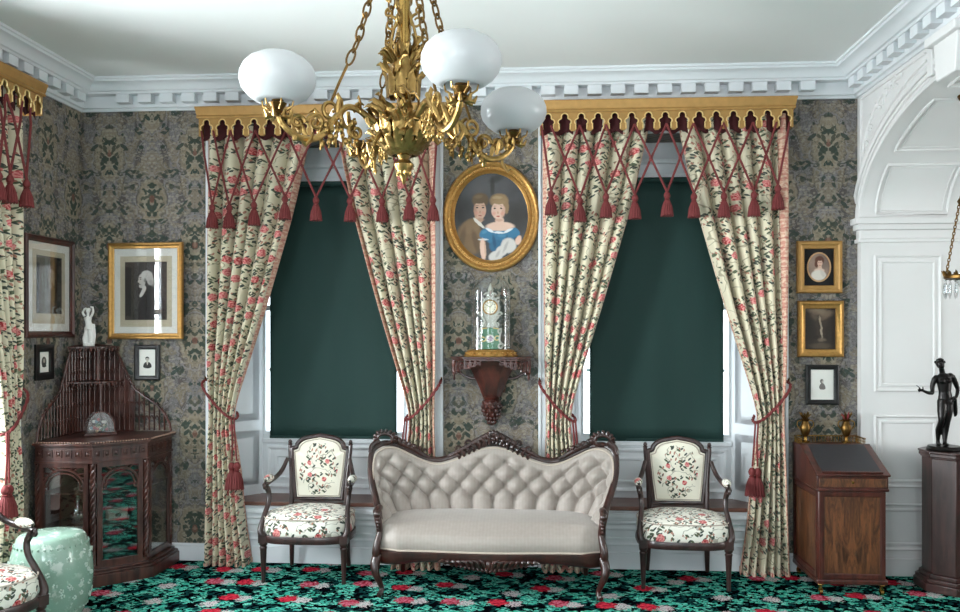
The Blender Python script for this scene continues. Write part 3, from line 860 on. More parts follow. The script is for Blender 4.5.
# engraving on the left wall
picture('wooden framed dark engraving of a robed person on the left wall', (XL + .002, -.40, 1.835), R(90), .55, .64, MAHOG, FR_GOLD, [],
        tanm=(.182, .232, .0), bg=(.142, .182, .015, PR_ROBE))
FR_SM = [(0, 0), (0, -.014), (.008, -.018), (.022, -.016), (.032, -.010), (.032, 0)]
def mini_coat(m, y): blob(m, [(-.028, -.032), (-.024, -.008), (-.008, .004), (.008, .004), (.024, -.008), (.028, -.032), (0, -.04)], y)
def mini_face(m, y): disc(m, 0, .02, .0095, .0125, y); blob(m, [(-.006, .006), (.006, .006), (0, -.018)], y)
def mini_hair(m, y): blob(m, [(-.012, .018), (-.012, .034), (0, .04), (.012, .034), (.012, .018), (.009, .028), (0, .031), (-.009, .028)], y); disc(m, -.0035, .022, .0012, .001, y, 8); disc(m, .0035, .022, .0012, .001, y, 8)
picture('small black framed print of a dark coated sitter below the profile engraving', (-2.657, -.002, 1.342), 0, .178, .242, BLACKFR, FR_SM,
        [('engraved_coat', (50, 48, 47), mini_coat), ('engraved_face', (200, 192, 180), mini_face), ('engraved_hair', (40, 36, 34), mini_hair)], glass=False)
def oval_dk(m, y): disc(m, 0, .0, .026, .034, y)
def oval_fc(m, y): disc(m, 0, .008, .010, .013, y)
def oval_bd(m, y): blob(m, [(-.02, -.03), (-.01, -.008), (.01, -.008), (.02, -.03)], y)
picture('small black framed oval miniature on the left wall', (XL + .002, -.458, 1.36), R(90), .20, .225, BLACKFR, [(d * 1.5, y) for d, y in FR_SM],
        [('oval_ground', (86, 82, 78), oval_dk), ('engraved_face', (170, 160, 148), oval_fc), ('engraved_coat', (52, 50, 48), oval_bd)], glass=False)
# three small pictures between curtain and arch
FR_W = [(0, 0), (0, -.020), (.008, -.030), (.020, -.030), (.034, -.020), (.046, -.016), (.050, -.010), (.050, 0)]
VELV = plain('black_velvet', (20, 18, 18), .9)
def lady_bg(m, y): disc(m, 0, 0, .068, .088, y, 36)
def lady_rim(m, y):
    ring = [( .072 * math.cos(2*PI*k/40), y - .002, .092 * math.sin(2*PI*k/40)) for k in range(40)]
    m.tube(ring, .005, 6, closed=True)
PR_LADY = painting('lady_miniature', (150, 126, 112), [
    ((112, 96, 90), .03, .04, .05, .06, 0, .6, .7), ((92, 54, 40), .004, .044, .030, .030, 0, .25), ((92, 54, 40), -.016, .02, .012, .022, 0, .3), ((216, 178, 158), .006, .026, .0165, .023, 0, .2),
    ((214, 176, 156), .006, -.004, .014, .016, 0, .3), ((220, 190, 172), .002, -.022, .034, .016, 0, .3), ((218, 210, 200), -.002, -.052, .048, .034, 0, .2), ((196, 188, 180), .022, -.04, .012, .03, 25, .5, .7), ((92, 54, 40), .006, .050, .020, .010, 0, .3),
    ((84, 52, 44), .0, .030, .004, .002, 0, .4), ((84, 52, 44), .012, .030, .004, .002, 0, .4), ((176, 96, 90), .006, .012, .006, .0025, 0, .4)], .003, 60)
lady = picture('gilt framed oval miniature of a sitter in white, topmost of three by the arch', (1.81, -.002, 1.969), 0, .286, .336, GILTP, FR_W, [('oval_rim', (190, 150, 110), lady_rim)], mount=VELV, glass=False)
m = MB(); lady_bg(m, -.0042); obj('miniature', m, PR_LADY, lady, smooth=False)
PR_FALL = painting('waterfall_landscape', (56, 46, 38), [
    ((134, 115, 95), -.01, .112, .075, .022, -10, .8, .9), ((118, 100, 83), .04, .088, .05, .022, 25, .8, .8), ((100, 84, 70), -.045, .08, .03, .03, -30, .8, .7), ((44, 36, 30), -.07, .0, .05, .1, 10, .4), ((44, 36, 30), .075, -.01, .045, .11, -8, .4),
    ((156, 140, 120), .000, .050, .008, .035, 8, .6), ((160, 146, 128), .008, -.012, .007, .055, 4, .6), ((120, 106, 90), .010, -.072, .030, .012, 0, .8, .8), ((92, 78, 64), .0, -.11, .07, .02, 0, .6, .7), ((40, 32, 26), -.03, -.055, .018, .012, 0, .4), ((40, 32, 26), .04, -.05, .016, .012, 0, .4)], .012, 30)
picture('gilt framed dark waterfall landscape, middle of three by the arch', (1.818, -.002, 1.57), 0, .29, .362, GILT, FR_W, [], bg=(.098, .134, 0, PR_FALL), glass=False)
def sil_a(m, y): disc(m, -.002, .022, .011, .014, y); blob(m, [(-.018, -.012), (-.006, .008), (.008, .008), (.02, -.012), (.018, -.03), (-.012, -.03)], y)
def sil_b(m, y): disc(m, .003, .018, .006, .009, y)
picture('small black framed sketch on white paper, lowest of three by the arch', (1.83, -.002, 1.21), 0, .208, .258, BLACKFR, FR_SM,
        [('sketch_head', (120, 114, 110), sil_a), ('sketch_face', (196, 186, 178), sil_b)], glass=False)

# oval portrait
op = thing('oval_portrait', 'oval gilt framed painting of two children above the mantel clock', 'picture', (-.311, -.002, 2.313))
def oval_ring(prof, rx, rz, n=72):
    m = MB(); vs = []; fs = []; k = len(prof)
    for i in range(n):
        a = 2 * PI * i / n
        for d, y in prof: vs.append(((rx - d) * math.cos(a), y, (rz - d) * math.sin(a)))
    for i in range(n):
        for j in range(k): fs.append((i*k+j, i*k+(j+1) % k, ((i+1) % n)*k+(j+1) % k, ((i+1) % n)*k+j))
    return m.add(vs, fs)
obj('frame', oval_ring([(0, 0), (0, -.022), (.006, -.034), (.018, -.040), (.028, -.034), (.036, -.024), (.052, -.024), (.060, -.030), (.066, -.024), (.072, -.014), (.078, -.010), (.078, 0)], .322, .366), GILT, op, auto=30)
bd = MB()
for k in range(90):
    a = 2 * PI * k / 90
    bd.ball(((.322 - .044) * math.cos(a), -.027, (.366 - .044) * math.sin(a)), .007, 6, 4)
obj('beading', bd, GILT, op)
for k in range(120): pass
lf = MB()
for k in range(60):
    a = 2 * PI * (k + .5) / 60
    lf.ball(((.322 - .017) * math.cos(a), -.038, (.366 - .017) * math.sin(a)), (.006, .005, .014), 6, 4, Matrix.Rotation(-a + .5, 3, 'Y'))
obj('leaf_moulding', lf, GILT, op)
SKB, SKG = (206, 166, 144), (222, 186, 166)
PR_KIDS = painting('children_portrait', (72, 71, 73), [
    ((98, 96, 98), -.05, .20, .16, .09, 0, .8, .6), ((52, 48, 45), .008, .20, .016, .07, 0, .6, .8), ((46, 44, 42), .03, .25, .05, .025, 20, .7, .7), ((54, 50, 46), .17, .0, .09, .10, 0, .8, .8), ((50, 47, 45), -.19, .02, .07, .12, 0, .8, .7),
    ((126, 100, 72), -.145, -.145, .095, .115, 0, .25), ((132, 106, 78), -.135, -.06, .07, .05, 25, .3), ((96, 74, 54), -.10, -.17, .022, .09, 15, .6, .8), ((98, 78, 58), -.19, -.14, .02, .08, -10, .6, .7),
    ((104, 84, 62), -.072, .112, .058, .050, 0, .25), (SKB, -.082, -.012, .030, .030, 0, .3), (SKB, -.074, .046, .041, .062, 0, .14), ((176, 132, 110), -.106, .04, .012, .045, 5, .6, .7), ((170, 128, 106), -.072, -.018, .028, .012, 0, .6, .7), ((104, 84, 62), -.074, .108, .046, .020, 4, .3), ((128, 106, 80), -.085, .135, .03, .012, 8, .6, .7),
    ((220, 212, 202), -.082, -.040, .052, .011, -42, .25), 
    ((150, 122, 88), .052, .108, .064, .048, 0, .25), ((146, 118, 86), .100, .062, .018, .045, 0, .35),
    (SKG, .056, -.028, .030, .034, 0, .3), (SKG, .060, -.066, .098, .034, 0, .22), (SKG, .046, .042, .046, .058, 0, .14), ((196, 152, 132), .080, .03, .014, .04, -8, .6, .7), ((192, 148, 128), .052, -.022, .03, .010, 0, .6, .7), ((156, 128, 94), .050, .098, .044, .016, -4, .35), ((184, 158, 122), .04, .128, .034, .012, 0, .6, .7),
    ((54, 112, 146), .060, -.138, .098, .055, 0, .18), ((54, 112, 146), -.036, -.112, .044, .036, 20, .2), ((54, 112, 146), .150, -.104, .042, .032, -20, .2), ((48, 100, 132), .040, -.195, .055, .045, 0, .25),
    (SKG, .060, -.072, .078, .022, 0, .25), ((32, 76, 104), .02, -.165, .012, .05, 10, .6, .8), ((32, 76, 104), .10, -.15, .010, .03, -10, .6, .7), ((84, 144, 174), -.045, -.10, .02, .012, 20, .6, .6), ((84, 144, 174), .07, -.125, .03, .012, 0, .6, .5),
    ((214, 220, 224), -.010, -.088, .034, .009, -28, .4), ((214, 220, 224), .050, -.104, .036, .008, -4, .4), ((214, 220, 224), .112, -.092, .038, .009, 26, .4), ((206, 212, 216), -.052, -.150, .036, .007, 0, .4),
    (SKG, -.054, -.215, .021, .075, 4, .25), ((190, 146, 126), -.040, -.21, .007, .06, 4, .6, .6), (SKG, .180, -.155, .020, .034, -20, .3),
    ((206, 200, 194), .115, -.190, .052, .052, 20, .22), ((204, 198, 192), .03, -.262, .050, .036, 20, .25), ((206, 200, 194), .07, -.225, .045, .035, 30, .25), ((162, 156, 152), .095, -.20, .010, .045, -25, .6, .7), ((162, 156, 152), .045, -.245, .010, .03, -30, .6, .7),
    ((212, 146, 130), -.098, .026, .014, .013, 0, .8, .7), ((212, 146, 130), -.052, .026, .013, .013, 0, .8, .7), ((216, 150, 134), .018, .022, .015, .014, 0, .8, .7), ((216, 150, 134), .074, .022, .014, .014, 0, .8, .7),
    ((52, 42, 38), -.094, .062, .0085, .0052, 0, .5), ((52, 42, 38), -.054, .062, .0085, .0052, 0, .5), ((56, 46, 42), .024, .056, .009, .0056, 0, .5), ((56, 46, 42), .066, .056, .009, .0056, 0, .5),
    ((120, 92, 72), -.094, .076, .013, .003, 4, .6, .8), ((120, 92, 72), -.054, .076, .013, .003, -4, .6, .8), ((150, 118, 92), .024, .072, .013, .003, 4, .6, .7), ((150, 118, 92), .066, .072, .013, .003, -4, .6, .7),
    ((172, 124, 104), -.074, .034, .006, .010, 0, .7, .8), ((188, 140, 122), .045, .028, .007, .009, 0, .7, .8), ((170, 92, 84), -.074, .009, .013, .0045, 0, .5), ((180, 92, 86), .046, .003, .012, .005, 0, .5)], .004, 45)
m = MB(); disc(m, 0, 0, .247, .292, -.004, 48); obj('canvas', m, PR_KIDS, op, smooth=False)

# wall bracket
BX = -.305
br = thing('wall_bracket', 'carved mahogany wall bracket holding the clock', 'bracket', (BX, 0, 0))
SH = [(-.255, 0), (-.255, -.11), (-.17, -.235), (.17, -.235), (.255, -.11), (.255, 0)]
sh = MB().prism(SH, 1.365, 1.378, 'z').prism([(x * 1.04, y * 1.04) for x, y in SH], 1.378, 1.391, 'z')
obj('shelf', sh, MAHOG, br, bevel=.003)
cb = MB()
rings = [(.17, .155, 1.364), (.15, .14, 1.33), (.115, .115, 1.26), (.085, .095, 1.19), (.062, .08, 1.13), (.055, .075, 1.115)]
vs = []; fs = []
HEX = [(-1, 0), (-1, -.55), (-.5, -1), (.5, -1), (1, -.55), (1, 0)]
for a, b, z in rings: vs += [(a * p, b * q, z) for p, q in HEX]
for i in range(len(rings) - 1):
    for k in range(6): fs.append((i*6+k, i*6+(k+1) % 6, (i+1)*6+(k+1) % 6, (i+1)*6+k))
cb.add(vs, fs + [tuple(range(6)), tuple(5 * 6 + k for k in range(6))])
obj('corbel', cb, MAHOG, br, smooth=False, bevel=.003)
pc = MB().lathe([(.0, .935), (.012, .94), (.022, .955), (.034, .985), (.050, 1.02), (.060, 1.06), (.062, 1.09), (.050, 1.105), (.058, 1.115), (.05, 1.125)], (0, -.062, 0), 16)
for i in range(6):
    for k in range(9):
        a = 2 * PI * (k + .5 * (i % 2)) / 9; r = interp([.022, .036, .05, .06, .062, .054], i / 5); z = .958 + .026 * i
        pc.ball((r * math.cos(a), -.062 + r * math.sin(a), z), (.011, .011, .014), 6, 4)
obj('pinecone_drop', pc, MAHOG, br)
for s in (-1, 1):
    fw = MB()
    for q in (0, 1):
        # pierced gothic fretwork below the shelf: lines along the two front faces
        A = Vector((s * .25, -.105, 0)) if q == 0 else Vector((s * .165, -.23, 0)); B = Vector((s * .165, -.23, 0)) if q == 0 else Vector((s * .02, -.23, 0))
        if q == 1: B = Vector((s * .06, -.23, 0))
        n = 3
        for k in range(n):
            a = A.lerp(B, k / n); b = A.lerp(B, (k + 1) / n); c = a.lerp(b, .5); dep = .09 - .02 * k if q == 0 else .05 - .012 * k
            for P in ([(a.x, a.y, 1.366), (c.x, c.y, 1.366 - dep), (b.x, b.y, 1.366)], [(a.x, a.y, 1.366 - dep * .9), (c.x, c.y, 1.355), (b.x, b.y, 1.366 - dep * .9)], [(a.x, a.y, 1.366 - dep), (b.x, b.y, 1.366 - dep * .95)]):
                fw.tube(catmull(P, 4), .0055, 6)
            fw.tube([(a.x, a.y, 1.366), (a.x, a.y, 1.366 - dep)], .006, 6)
    fw.tube(catmull([(s * .25, -.012, 1.366), (s * .235, -.012, 1.30), (s * .16, -.012, 1.25), (s * .10, -.012, 1.24)], 5), .008, 6)
    fw.tube([(s * .25, -.105, 1.366), (s * .25, -.01, 1.366)], .008, 6)
    obj('fretwork', fw, MAHOG, br)
for s in (-1, 1):
    obj('drop_finial', MB().lathe([(.004, 1.235), (.010, 1.25), (.006, 1.265), (.013, 1.28), (.016, 1.30), (.012, 1.32), (.016, 1.33), (.014, 1.366)], (s * .243, -.108, 0), 12), MAHOG, br)

# mantel clock and dome
CY = -.128; PORC = plain('white_porcelain', (184, 181, 170), .4, nz=.1, nsc=40)
PGREEN = plain('green_porcelain', (74, 118, 88), .35, nz=.25, nsc=50)
CX = BX - .002
db = thing('dome_base', 'scalloped gilt stand under the glass dome', 'stand', (CX, CY, 1.391))
def lobed(r, z, n=64, lob=12, a=.05): return [(r * (1 + a * math.cos(lob * 2 * PI * k / n)) * math.cos(2 * PI * k / n), r * .66 * (1 + a * math.cos(lob * 2 * PI * k / n)) * math.sin(2 * PI * k / n), z) for k in range(n)]
m = MB(); vs = []; fs = []
lev = [(.165, 0), (.17, .008), (.16, .016), (.150, .030), (.155, .036), (.142, .044), (.138, .046)]
for r, z in lev: vs += lobed(r, z, a=.04 if z < .03 else .015)
for i in range(len(lev) - 1):
    for k in range(64): fs.append((i*64+k, i*64+(k+1) % 64, (i+1)*64+(k+1) % 64, (i+1)*64+k))
m.add(vs, fs + [tuple(range(64)), tuple(6 * 64 + k for k in range(64))])
obj('plinth', m, GILT, db)
m = MB()
for k in range(24):
    a = 2 * PI * k / 24; m.ball((.158 * math.cos(a), .158 * .66 * math.sin(a), .022), (.012, .010, .009), 6, 4)
obj('leaf_band', m, GILT, db)
dome = tag(obj('glass_dome', MB().lathe([(.130, 0)] + [(.130, .36 * k / 4) for k in range(1, 5)] + [(.130 * math.cos(R(9 * k)), .36 + .13 * math.sin(R(9 * k))) for k in range(1, 11)], n=40, sy=.68), DOMEGL, loc=(CX, CY, 1.4375)), 'tall clear glass dome covering the porcelain clock', 'glass dome')
dome.modifiers.new('thick', 'SOLIDIFY').thickness = .003
ck = thing('mantel_clock', 'ornate white and green porcelain clock with gilt dial under glass', 'clock', (CX - .002, CY, 1.4375))
bx = MB().prism([(-.075, .0), (.075, .0), (.082, .02), (.066, .035), (.060, .10), (.070, .125), (.045, .14), (-.045, .14), (-.070, .125), (-.060, .10), (-.066, .035), (-.082, .02)], -.045, .045, 'y')
obj('base', bx, PGREEN, ck, bevel=.006)
case = MB().prism([(-.038, .14), (.038, .14), (.030, .175), (.040, .20), (.058, .235), (.063, .27), (.055, .305), (.032, .335), (0, .345), (-.032, .335), (-.055, .305), (-.063, .27), (-.058, .235), (-.040, .20), (-.030, .175)], -.035, .035, 'y')
obj('case', case, PORC, ck, bevel=.006)
sc = MB()
for s in (-1, 1):
    for c, r, a0, a1, rad in (((s*.07, -.048, .018), .022, 0, 7, .008), ((s*.066, -.046, .115), .018, 1, 8, .007), ((s*.045, -.04, .165), .022, 2, 8, .008), ((s*.06, -.038, .225), .018, 0, 6.5, .007), ((s*.05, -.036, .315), .018, 1, 7, .007), ((s*.022, -.036, .35), .016, 0, 6, .006)):
        pts = scroll(c, r, r * .25, a0, a1, 14)
        if s < 0: pts = [(2 * c[0] - x, y, z) for x, y, z in pts]
        sc.tube(pts, [rad, rad * .6], 6)
    sc.tube(catmull([(s*.082, -.046, .03), (s*.06, -.05, .06), (s*.066, -.048, .10)], 5), .006, 6)
    sc.tube(catmull([(s*.05, -.042, .14), (s*.035, -.044, .18), (s*.055, -.04, .21)], 5), .007, 6)
sc.lathe([(.014, .345), (.02, .355), (.010, .37), (.018, .385), (.012, .40), (.005, .415), (.0, .43)], n=12)
for k in range(8): sc.ball((.02 * math.cos(k * PI / 4), .015 * math.sin(k * PI / 4) - .01, .362 + .004 * (k % 2)), .009, 6, 4)
obj('scrollwork', sc, PORC, ck)
obj('dial_rim', MB().lathe([(.044, 0), (.050, -.006), (.047, -.012), (.041, -.008), (.041, 0)], (0, -.036, .272), 32, 'y'), GILT, ck)
dl = obj('dial', MB().lathe([(.0, -.006), (.041, -.006), (.041, 0)], (0, -.037, .272), 32, 'y'), plain('dial_enamel', (226, 216, 190), .3), ck)
hm = MB()
for k in range(12):
    a = PI * k / 6; hm.box(-.0018, .0018, 0, .0006, .029, .037); 
    last = [Matrix.Rotation(a, 3, 'Y') @ Vector(p) for p in hm.v[-8:]]; hm.v[-8:] = [tuple(p) for p in last]
hm.prism([(-.0015, 0), (.0015, 0), (.018, .020), (.016, .022)], -.0005, .0005, 'y').prism([(0, -.002), (0, .002), (-.026, .016), (-.027, .014)], -.0005, .0005, 'y')
obj('numerals_and_hands', hm, BLACKFR, dl, loc=(0, -.0445, .272))
md = MB(); disc(md, 0, .07, .030, .026, -.0455, 24, 0, .003); obj('medallion', md, PORC, ck)
md = MB()
for k in range(5): md.ball((.012 * math.cos(k * 1.26), -.050, .07 + .010 * math.sin(k * 1.26)), (.007, .003, .006), 6, 4)
obj('painted_flowers', md, paint((150, 120, 150)), ck)
gd = MB()
for s in (-1, 1): gd.tube(scroll((s * .045, -.048, .07), .02, .008, 0, s * 6, 12), .0035, 5); gd.tube([(s * .072, -.045, .13), (s * .02, -.047, .138)], .004, 5)
obj('gilding', gd, GILTHI, ck)

# ================================================================ sofa
SX, SYO = -.285, 0.0
sofa = thing('sofa', 'grey button-tufted settee with carved dark wood frame', 'sofa', (SX, SYO, 0))
sofa.scale = (.965, 1, 1)
FRH = [(0, -.20, .825), (.13, -.20, .800), (.26, -.205, .745), (.37, -.21, .718), (.47, -.22, .738), (.57, -.24, .785), (.655, -.262, .825), (.73, -.29, .828), (.785, -.325, .785), (.79, -.375, .70), (.77, -.435, .615), (.735, -.50, .535), (.705, -.565, .475), (.685, -.625, .425)]
BTH = [(0, -.255, .36), (.10, -.255, .36), (.20, -.26, .36), (.30, -.265, .36), (.38, -.275, .36), (.455, -.29, .36), (.52, -.31, .36), (.575, -.335, .36), (.61, -.365, .36), (.632, -.405, .36), (.645, -.455, .36), (.652, -.51, .36), (.657, -.57, .36), (.662, -.63, .36)]
def mirror(P): return [(-x, y, z) for x, y, z in reversed(P[1:])] + list(P)
FRC = catmull(mirror(FRH), 8); BTC = catmull(mirror(BTH), 8)
NS = len(FRC) - 1
# arc length along the middle of the back, used for the button grid
midc = [FRC[i].lerp(BTC[i], .5) for i in range(NS + 1)]
arcs = [0]
for i in range(NS): arcs.append(arcs[-1] + (midc[i+1] - midc[i]).length)
mid0 = arcs[NS // 2]; arcs = [a - mid0 for a in arcs]
BSX, BSZ, BZ0 = .150, .150, .50
def curve_at(C, u):
    x = u * NS; i = min(int(x), NS - 1); return C[i].lerp(C[i+1], x - i)
def tuft(a, z, ztop):
    p, q = a / BSX, (z - BZ0) / BSZ
    U, Wv = p + q, p - q
    d = (abs(math.sin(PI * U)) ** .55) * (abs(math.sin(PI * Wv)) ** .55)
    lo = abs(math.sin(PI * p)) ** .5 * .8 + .1          # plain pleats below the lowest row of buttons
    t = max(0, min(1, (z - BZ0 + .012) / .03)); t = t * t * (3 - 2 * t)
    d = lo * (1 - t) + d * t
    j = round(2 * q) ; pb = (p - round(p)) if j % 2 == 0 else (p - math.floor(p) - .5)
    if j >= 0: d -= .35 * math.exp(-((pb * BSX / .016) ** 2 + ((q - j / 2) * BSZ / .018) ** 2))
    e = max(0, min(1, (ztop - z - .035) / .05)); e = e * e * (3 - 2 * e)
    return d * e + (1 - e) * .55
def back_surf(u, v, off=0.0):
    f, b = curve_at(FRC, u), curve_at(BTC, u)
    p = b.lerp(f, v); p = p + Vector((0, 0, 0))
    du = curve_at(BTC, min(1, u + .01)).lerp(curve_at(FRC, min(1, u + .01)), v) - curve_at(BTC, max(0, u - .01)).lerp(curve_at(FRC, max(0, u - .01)), v)
    n = du.cross(f - b); n.normalize()
    a = interp(arcs, u)
    edge = min(1, (1 - abs(2 * u - 1)) / .05)
    h = .010 + .055 * tuft(a, p.z, f.z) * min(1, edge)
    h *= math.sin(PI * min(1, max(0, .12 + v * .88))) ** .35 if v > .5 else 1
    return p + n * h + Vector((0, 0, 0))
# make the normal face the sitter
_t = back_surf(.5, .5); sgn = 1 if _t.y < curve_at(BTC, .5).lerp(curve_at(FRC, .5), .5).y else -1
if sgn < 0:
    _bs = back_surf
    def back_surf(u, v):
        p = curve_at(BTC, u).lerp(curve_at(FRC, u), v); q = _bs(u, v); return p * 2 - q
bk = obj('tufted_back', MB().grid(lambda u, v: back_surf(u, v), 260, 64), UPH, sofa, auto=0)
bt = MB()
for k in range(-9, 10):
    for j in range(5):
        a = (k + (.5 if j % 2 else 0)) * BSX; z = BZ0 + j * BSZ / 2
        if a < arcs[0] + .03 or a > arcs[-1] - .03: continue
        for i in range(NS):
            if arcs[i] <= a <= arcs[i+1]: u = (i + (a - arcs[i]) / (arcs[i+1] - arcs[i])) / NS; break
        f, b = curve_at(FRC, u), curve_at(BTC, u)
        if z > f.z - .045 or z < b.z + .03: continue
        v = (z - b.z) / (f.z - b.z); p = back_surf(u, v)
        o = obj('button', bt if isinstance(bt, bpy.types.Mesh) else MB().ball((0, 0, 0), .009, 8, 6), UPH, bk, loc=p); bt = o.data
# outer (rear) cover of the back
def rear(u, v):
    f, b = curve_at(FRC, u), curve_at(BTC, u)
    b = Vector((b.x * 1.03, b.y + .02, .24))
    p = b.lerp(f, v); s = 1 - abs(2 * u - 1) ** 6
    return p + Vector((.02 * (2 * u - 1), .035 * s, 0))
obj('rear_cover', MB().grid(rear, 80, 8), UPH, sofa, auto=0)
# frame rail following the top line, gimp along its inner edge
obj('back_frame', MB().tube([p + Vector((0, .006, .008)) for p in FRC], .0175, 10, flat=1.25), ROSEW, sofa)
obj('piping', MB().tube([p + Vector((-.02 * (1 if p.x > .6 else -1 if p.x < -.6 else p.x / .6), -.018, -.014)) for p in FRC], .006, 6), PIPING, bk)
# crest carvings
def leafcurl(m, base, tip, w, y):
    b = Vector(base); t = Vector(tip); d = t - b; nrm = Vector((-d.z, 0, d.x)).normalized()
    mid = b + d * .5 + nrm * w * .6 + Vector((0, -.012, 0))
    m.tube(catmull([b, mid, t + Vector((0, -.006, 0))], 6), [w * .35, w * .5, w * .15], 7)
cr = MB(); yb = -.205
for s in (-1, 1):
    cr.tube(catmull([(s * .30, yb, .75), (s * .20, yb - .004, .80), (s * .10, yb - .006, .855), (s * .03, yb - .006, .89), (0, yb - .006, .895)], 6), [.014, .022, .022], 8)
    for k in range(7):
        x = .03 + .033 * k; z = .885 - .019 * k
        leafcurl(cr, (s * x, yb - .01, z - .05 + .002 * k), (s * (x + .025), yb - .014, z + .02 - .003 * k), s * .026, 0)
    cr.tube(scroll((s * .17, yb - .012, .835), .026, .006, R(200) if s > 0 else R(-20), R(200 - 400 * 1) if s > 0 else R(-20 + 400), 16), [.009, .006], 6)
    cr.tube(scroll((s * .235, yb - .012, .80), .022, .006, R(200) if s > 0 else R(-20), R(-200) if s > 0 else R(380), 16), [.008, .005], 6)
for k in range(5):
    a = R(30 + 30 * k); cr.ball((.02 * math.cos(a) * 1.6, yb - .016, .875 + .03 * math.sin(a)), (.014, .012, .024), 8, 5, Matrix.Rotation(PI / 2 - a, 3, 'Y'))
cr.ball((0, yb - .02, .868), (.018, .014, .018))
for k in range(-5, 6): cr.ball((k * .024, yb - .018, .845 - abs(k) * .005), (.011, .010, .016), 7, 4, Matrix.Rotation(k * .12, 3, 'Y'))
obj('crest_carving', cr, ROSEW, sofa)
for s in (-1, 1):
    ec = MB(); cx, cy, cz = s * .71, -.285, .872
    ec.tube([(cx + .052 * math.cos(2*PI*k/24), cy - .004, cz + .034 * math.sin(2*PI*k/24)) for k in range(24)], .013, 7, closed=True)
    for k in range(9):
        a = R(-10 + 24 * k); ec.ball((cx + .068 * math.cos(a), cy - .006, cz + .047 * math.sin(a)), (.013, .012, .018), 7, 5, Matrix.Rotation(PI / 2 - a, 3, 'Y'))
    for k in range(7):
        t = k / 6; x = s * (.655 - .20 * t); z = .87 - .075 * t; yy = -.272 + .045 * t
        ec.ball((x, yy - .004, z), (.022 - .01 * t, .015, .030 - .016 * t), 8, 5, Matrix.Rotation(s * (.6 + .3 * t), 3, 'Y'))
    ec.tube(catmull([(s * .62, -.262, .845), (s * .55, -.245, .815), (s * .47, -.228, .765), (s * .43, -.222, .745)], 6), [.022, .012], 8)
    ec.tube(catmull([(s * .745, -.30, .862), (s * .79, -.32, .83), (s * .80, -.335, .79)], 6), [.02, .014], 8)
    obj('end_carving', ec, ROSEW, sofa)
# seat
def front_y(x):
    a = min(1, abs(x) / .66); return -.712 - .010 * math.cos(a * PI * 1.5) - .012 * (1 - a * a) + (.05 * max(0, a - .85) / .15)
def seat(u, v):
    b = curve_at(BTC, u)
    x = b.x * (1 if abs(b.x) < .6 else 1); xf = (2 * u - 1) * .668
    fy = front_y(xf)
    back = Vector((b.x * 1.0, b.y + .02, .375)); fr = Vector((xf, fy, .375))
    if v <= .75:
        t = v / .75; p = back.lerp(fr, t)
        side = 1 - abs(2 * u - 1) ** 6
        p.z = .39 + (.075 * math.sin(PI * (t * .62 + .28)) ** 1.0 - .02) * (.35 + .65 * side) - .03 * max(0, t - .75) / .25
        return p
    t = (v - .75) / .25; top = seat(u, .75)
    return Vector((xf, fy - .012 * math.sin(PI * t), top.z + (.266 - top.z) * t))
st = obj('seat_cushion', MB().grid(seat, 70, 40), UPH, sofa, auto=0)
gp = MB().tube([seat(i / 70, 1.0) + Vector((0, -.004, .004)) for i in range(71)], .006, 6)
obj('piping', gp, PIPING, st)
# serpentine rail
obj('underside_light_block', MB().prism([(-.66, -.69), (.66, -.69), (.64, -.40), (.5, -.27), (-.5, -.27), (-.64, -.40)], .205, .215, 'z'), plain('light_block_board', (46, 40, 36), .9), sofa, smooth=False)  # unseen board added under the seat to block light
def rail(u, v):
    x = (2 * u - 1) * .69; fy = front_y(x * .96); a = abs(x) / .69
    zb = .182 - .022 * math.cos(a * PI * 2.0) * (1 - .4 * a) + .015 * a
    ring = [(-.004, .269), (-.018, .262), (-.020, .23), (-.012, zb + .01), (0, zb), (.03, zb + .004), (.03, .269)]
    k = int(round(v * 7)) % 7
    return (x, fy + ring[k][0], ring[k][1])
m = MB(); nsg = 60
m.v = [rail(i / nsg, k / 7) for i in range(nsg + 1) for k in range(7)]
m.f = [(i*7+k, i*7+(k+1) % 7, (i+1)*7+(k+1) % 7, (i+1)*7+k) for i in range(nsg) for k in range(7)] + [tuple(range(7)), tuple(nsg*7 + k for k in range(7))]
rl = obj('seat_rail', m, ROSEW, sofa, auto=50)
cv = MB()
for s in (-1, 1):
    for k in range(8):
        x = .02 + .034 * k; fy = front_y(x)
        leafcurl(cv, (s * x, fy - .022, .186 + .003 * k), (s * (x + .045), fy - .026, .238 - .003 * k), s * .024, 0)
    for k in range(9):
        x = .012 + .026 * k; cv.ball((s * x, front_y(x) - .020, .172 + .0035 * k), (.009, .008, .015 - .0008 * k), 7, 5, Matrix.Rotation(s * .6, 3, 'Y'))
cv.ball((0, front_y(0) - .026, .205), (.022, .012, .028))
obj('rail_carving', cv, ROSEW, rl)
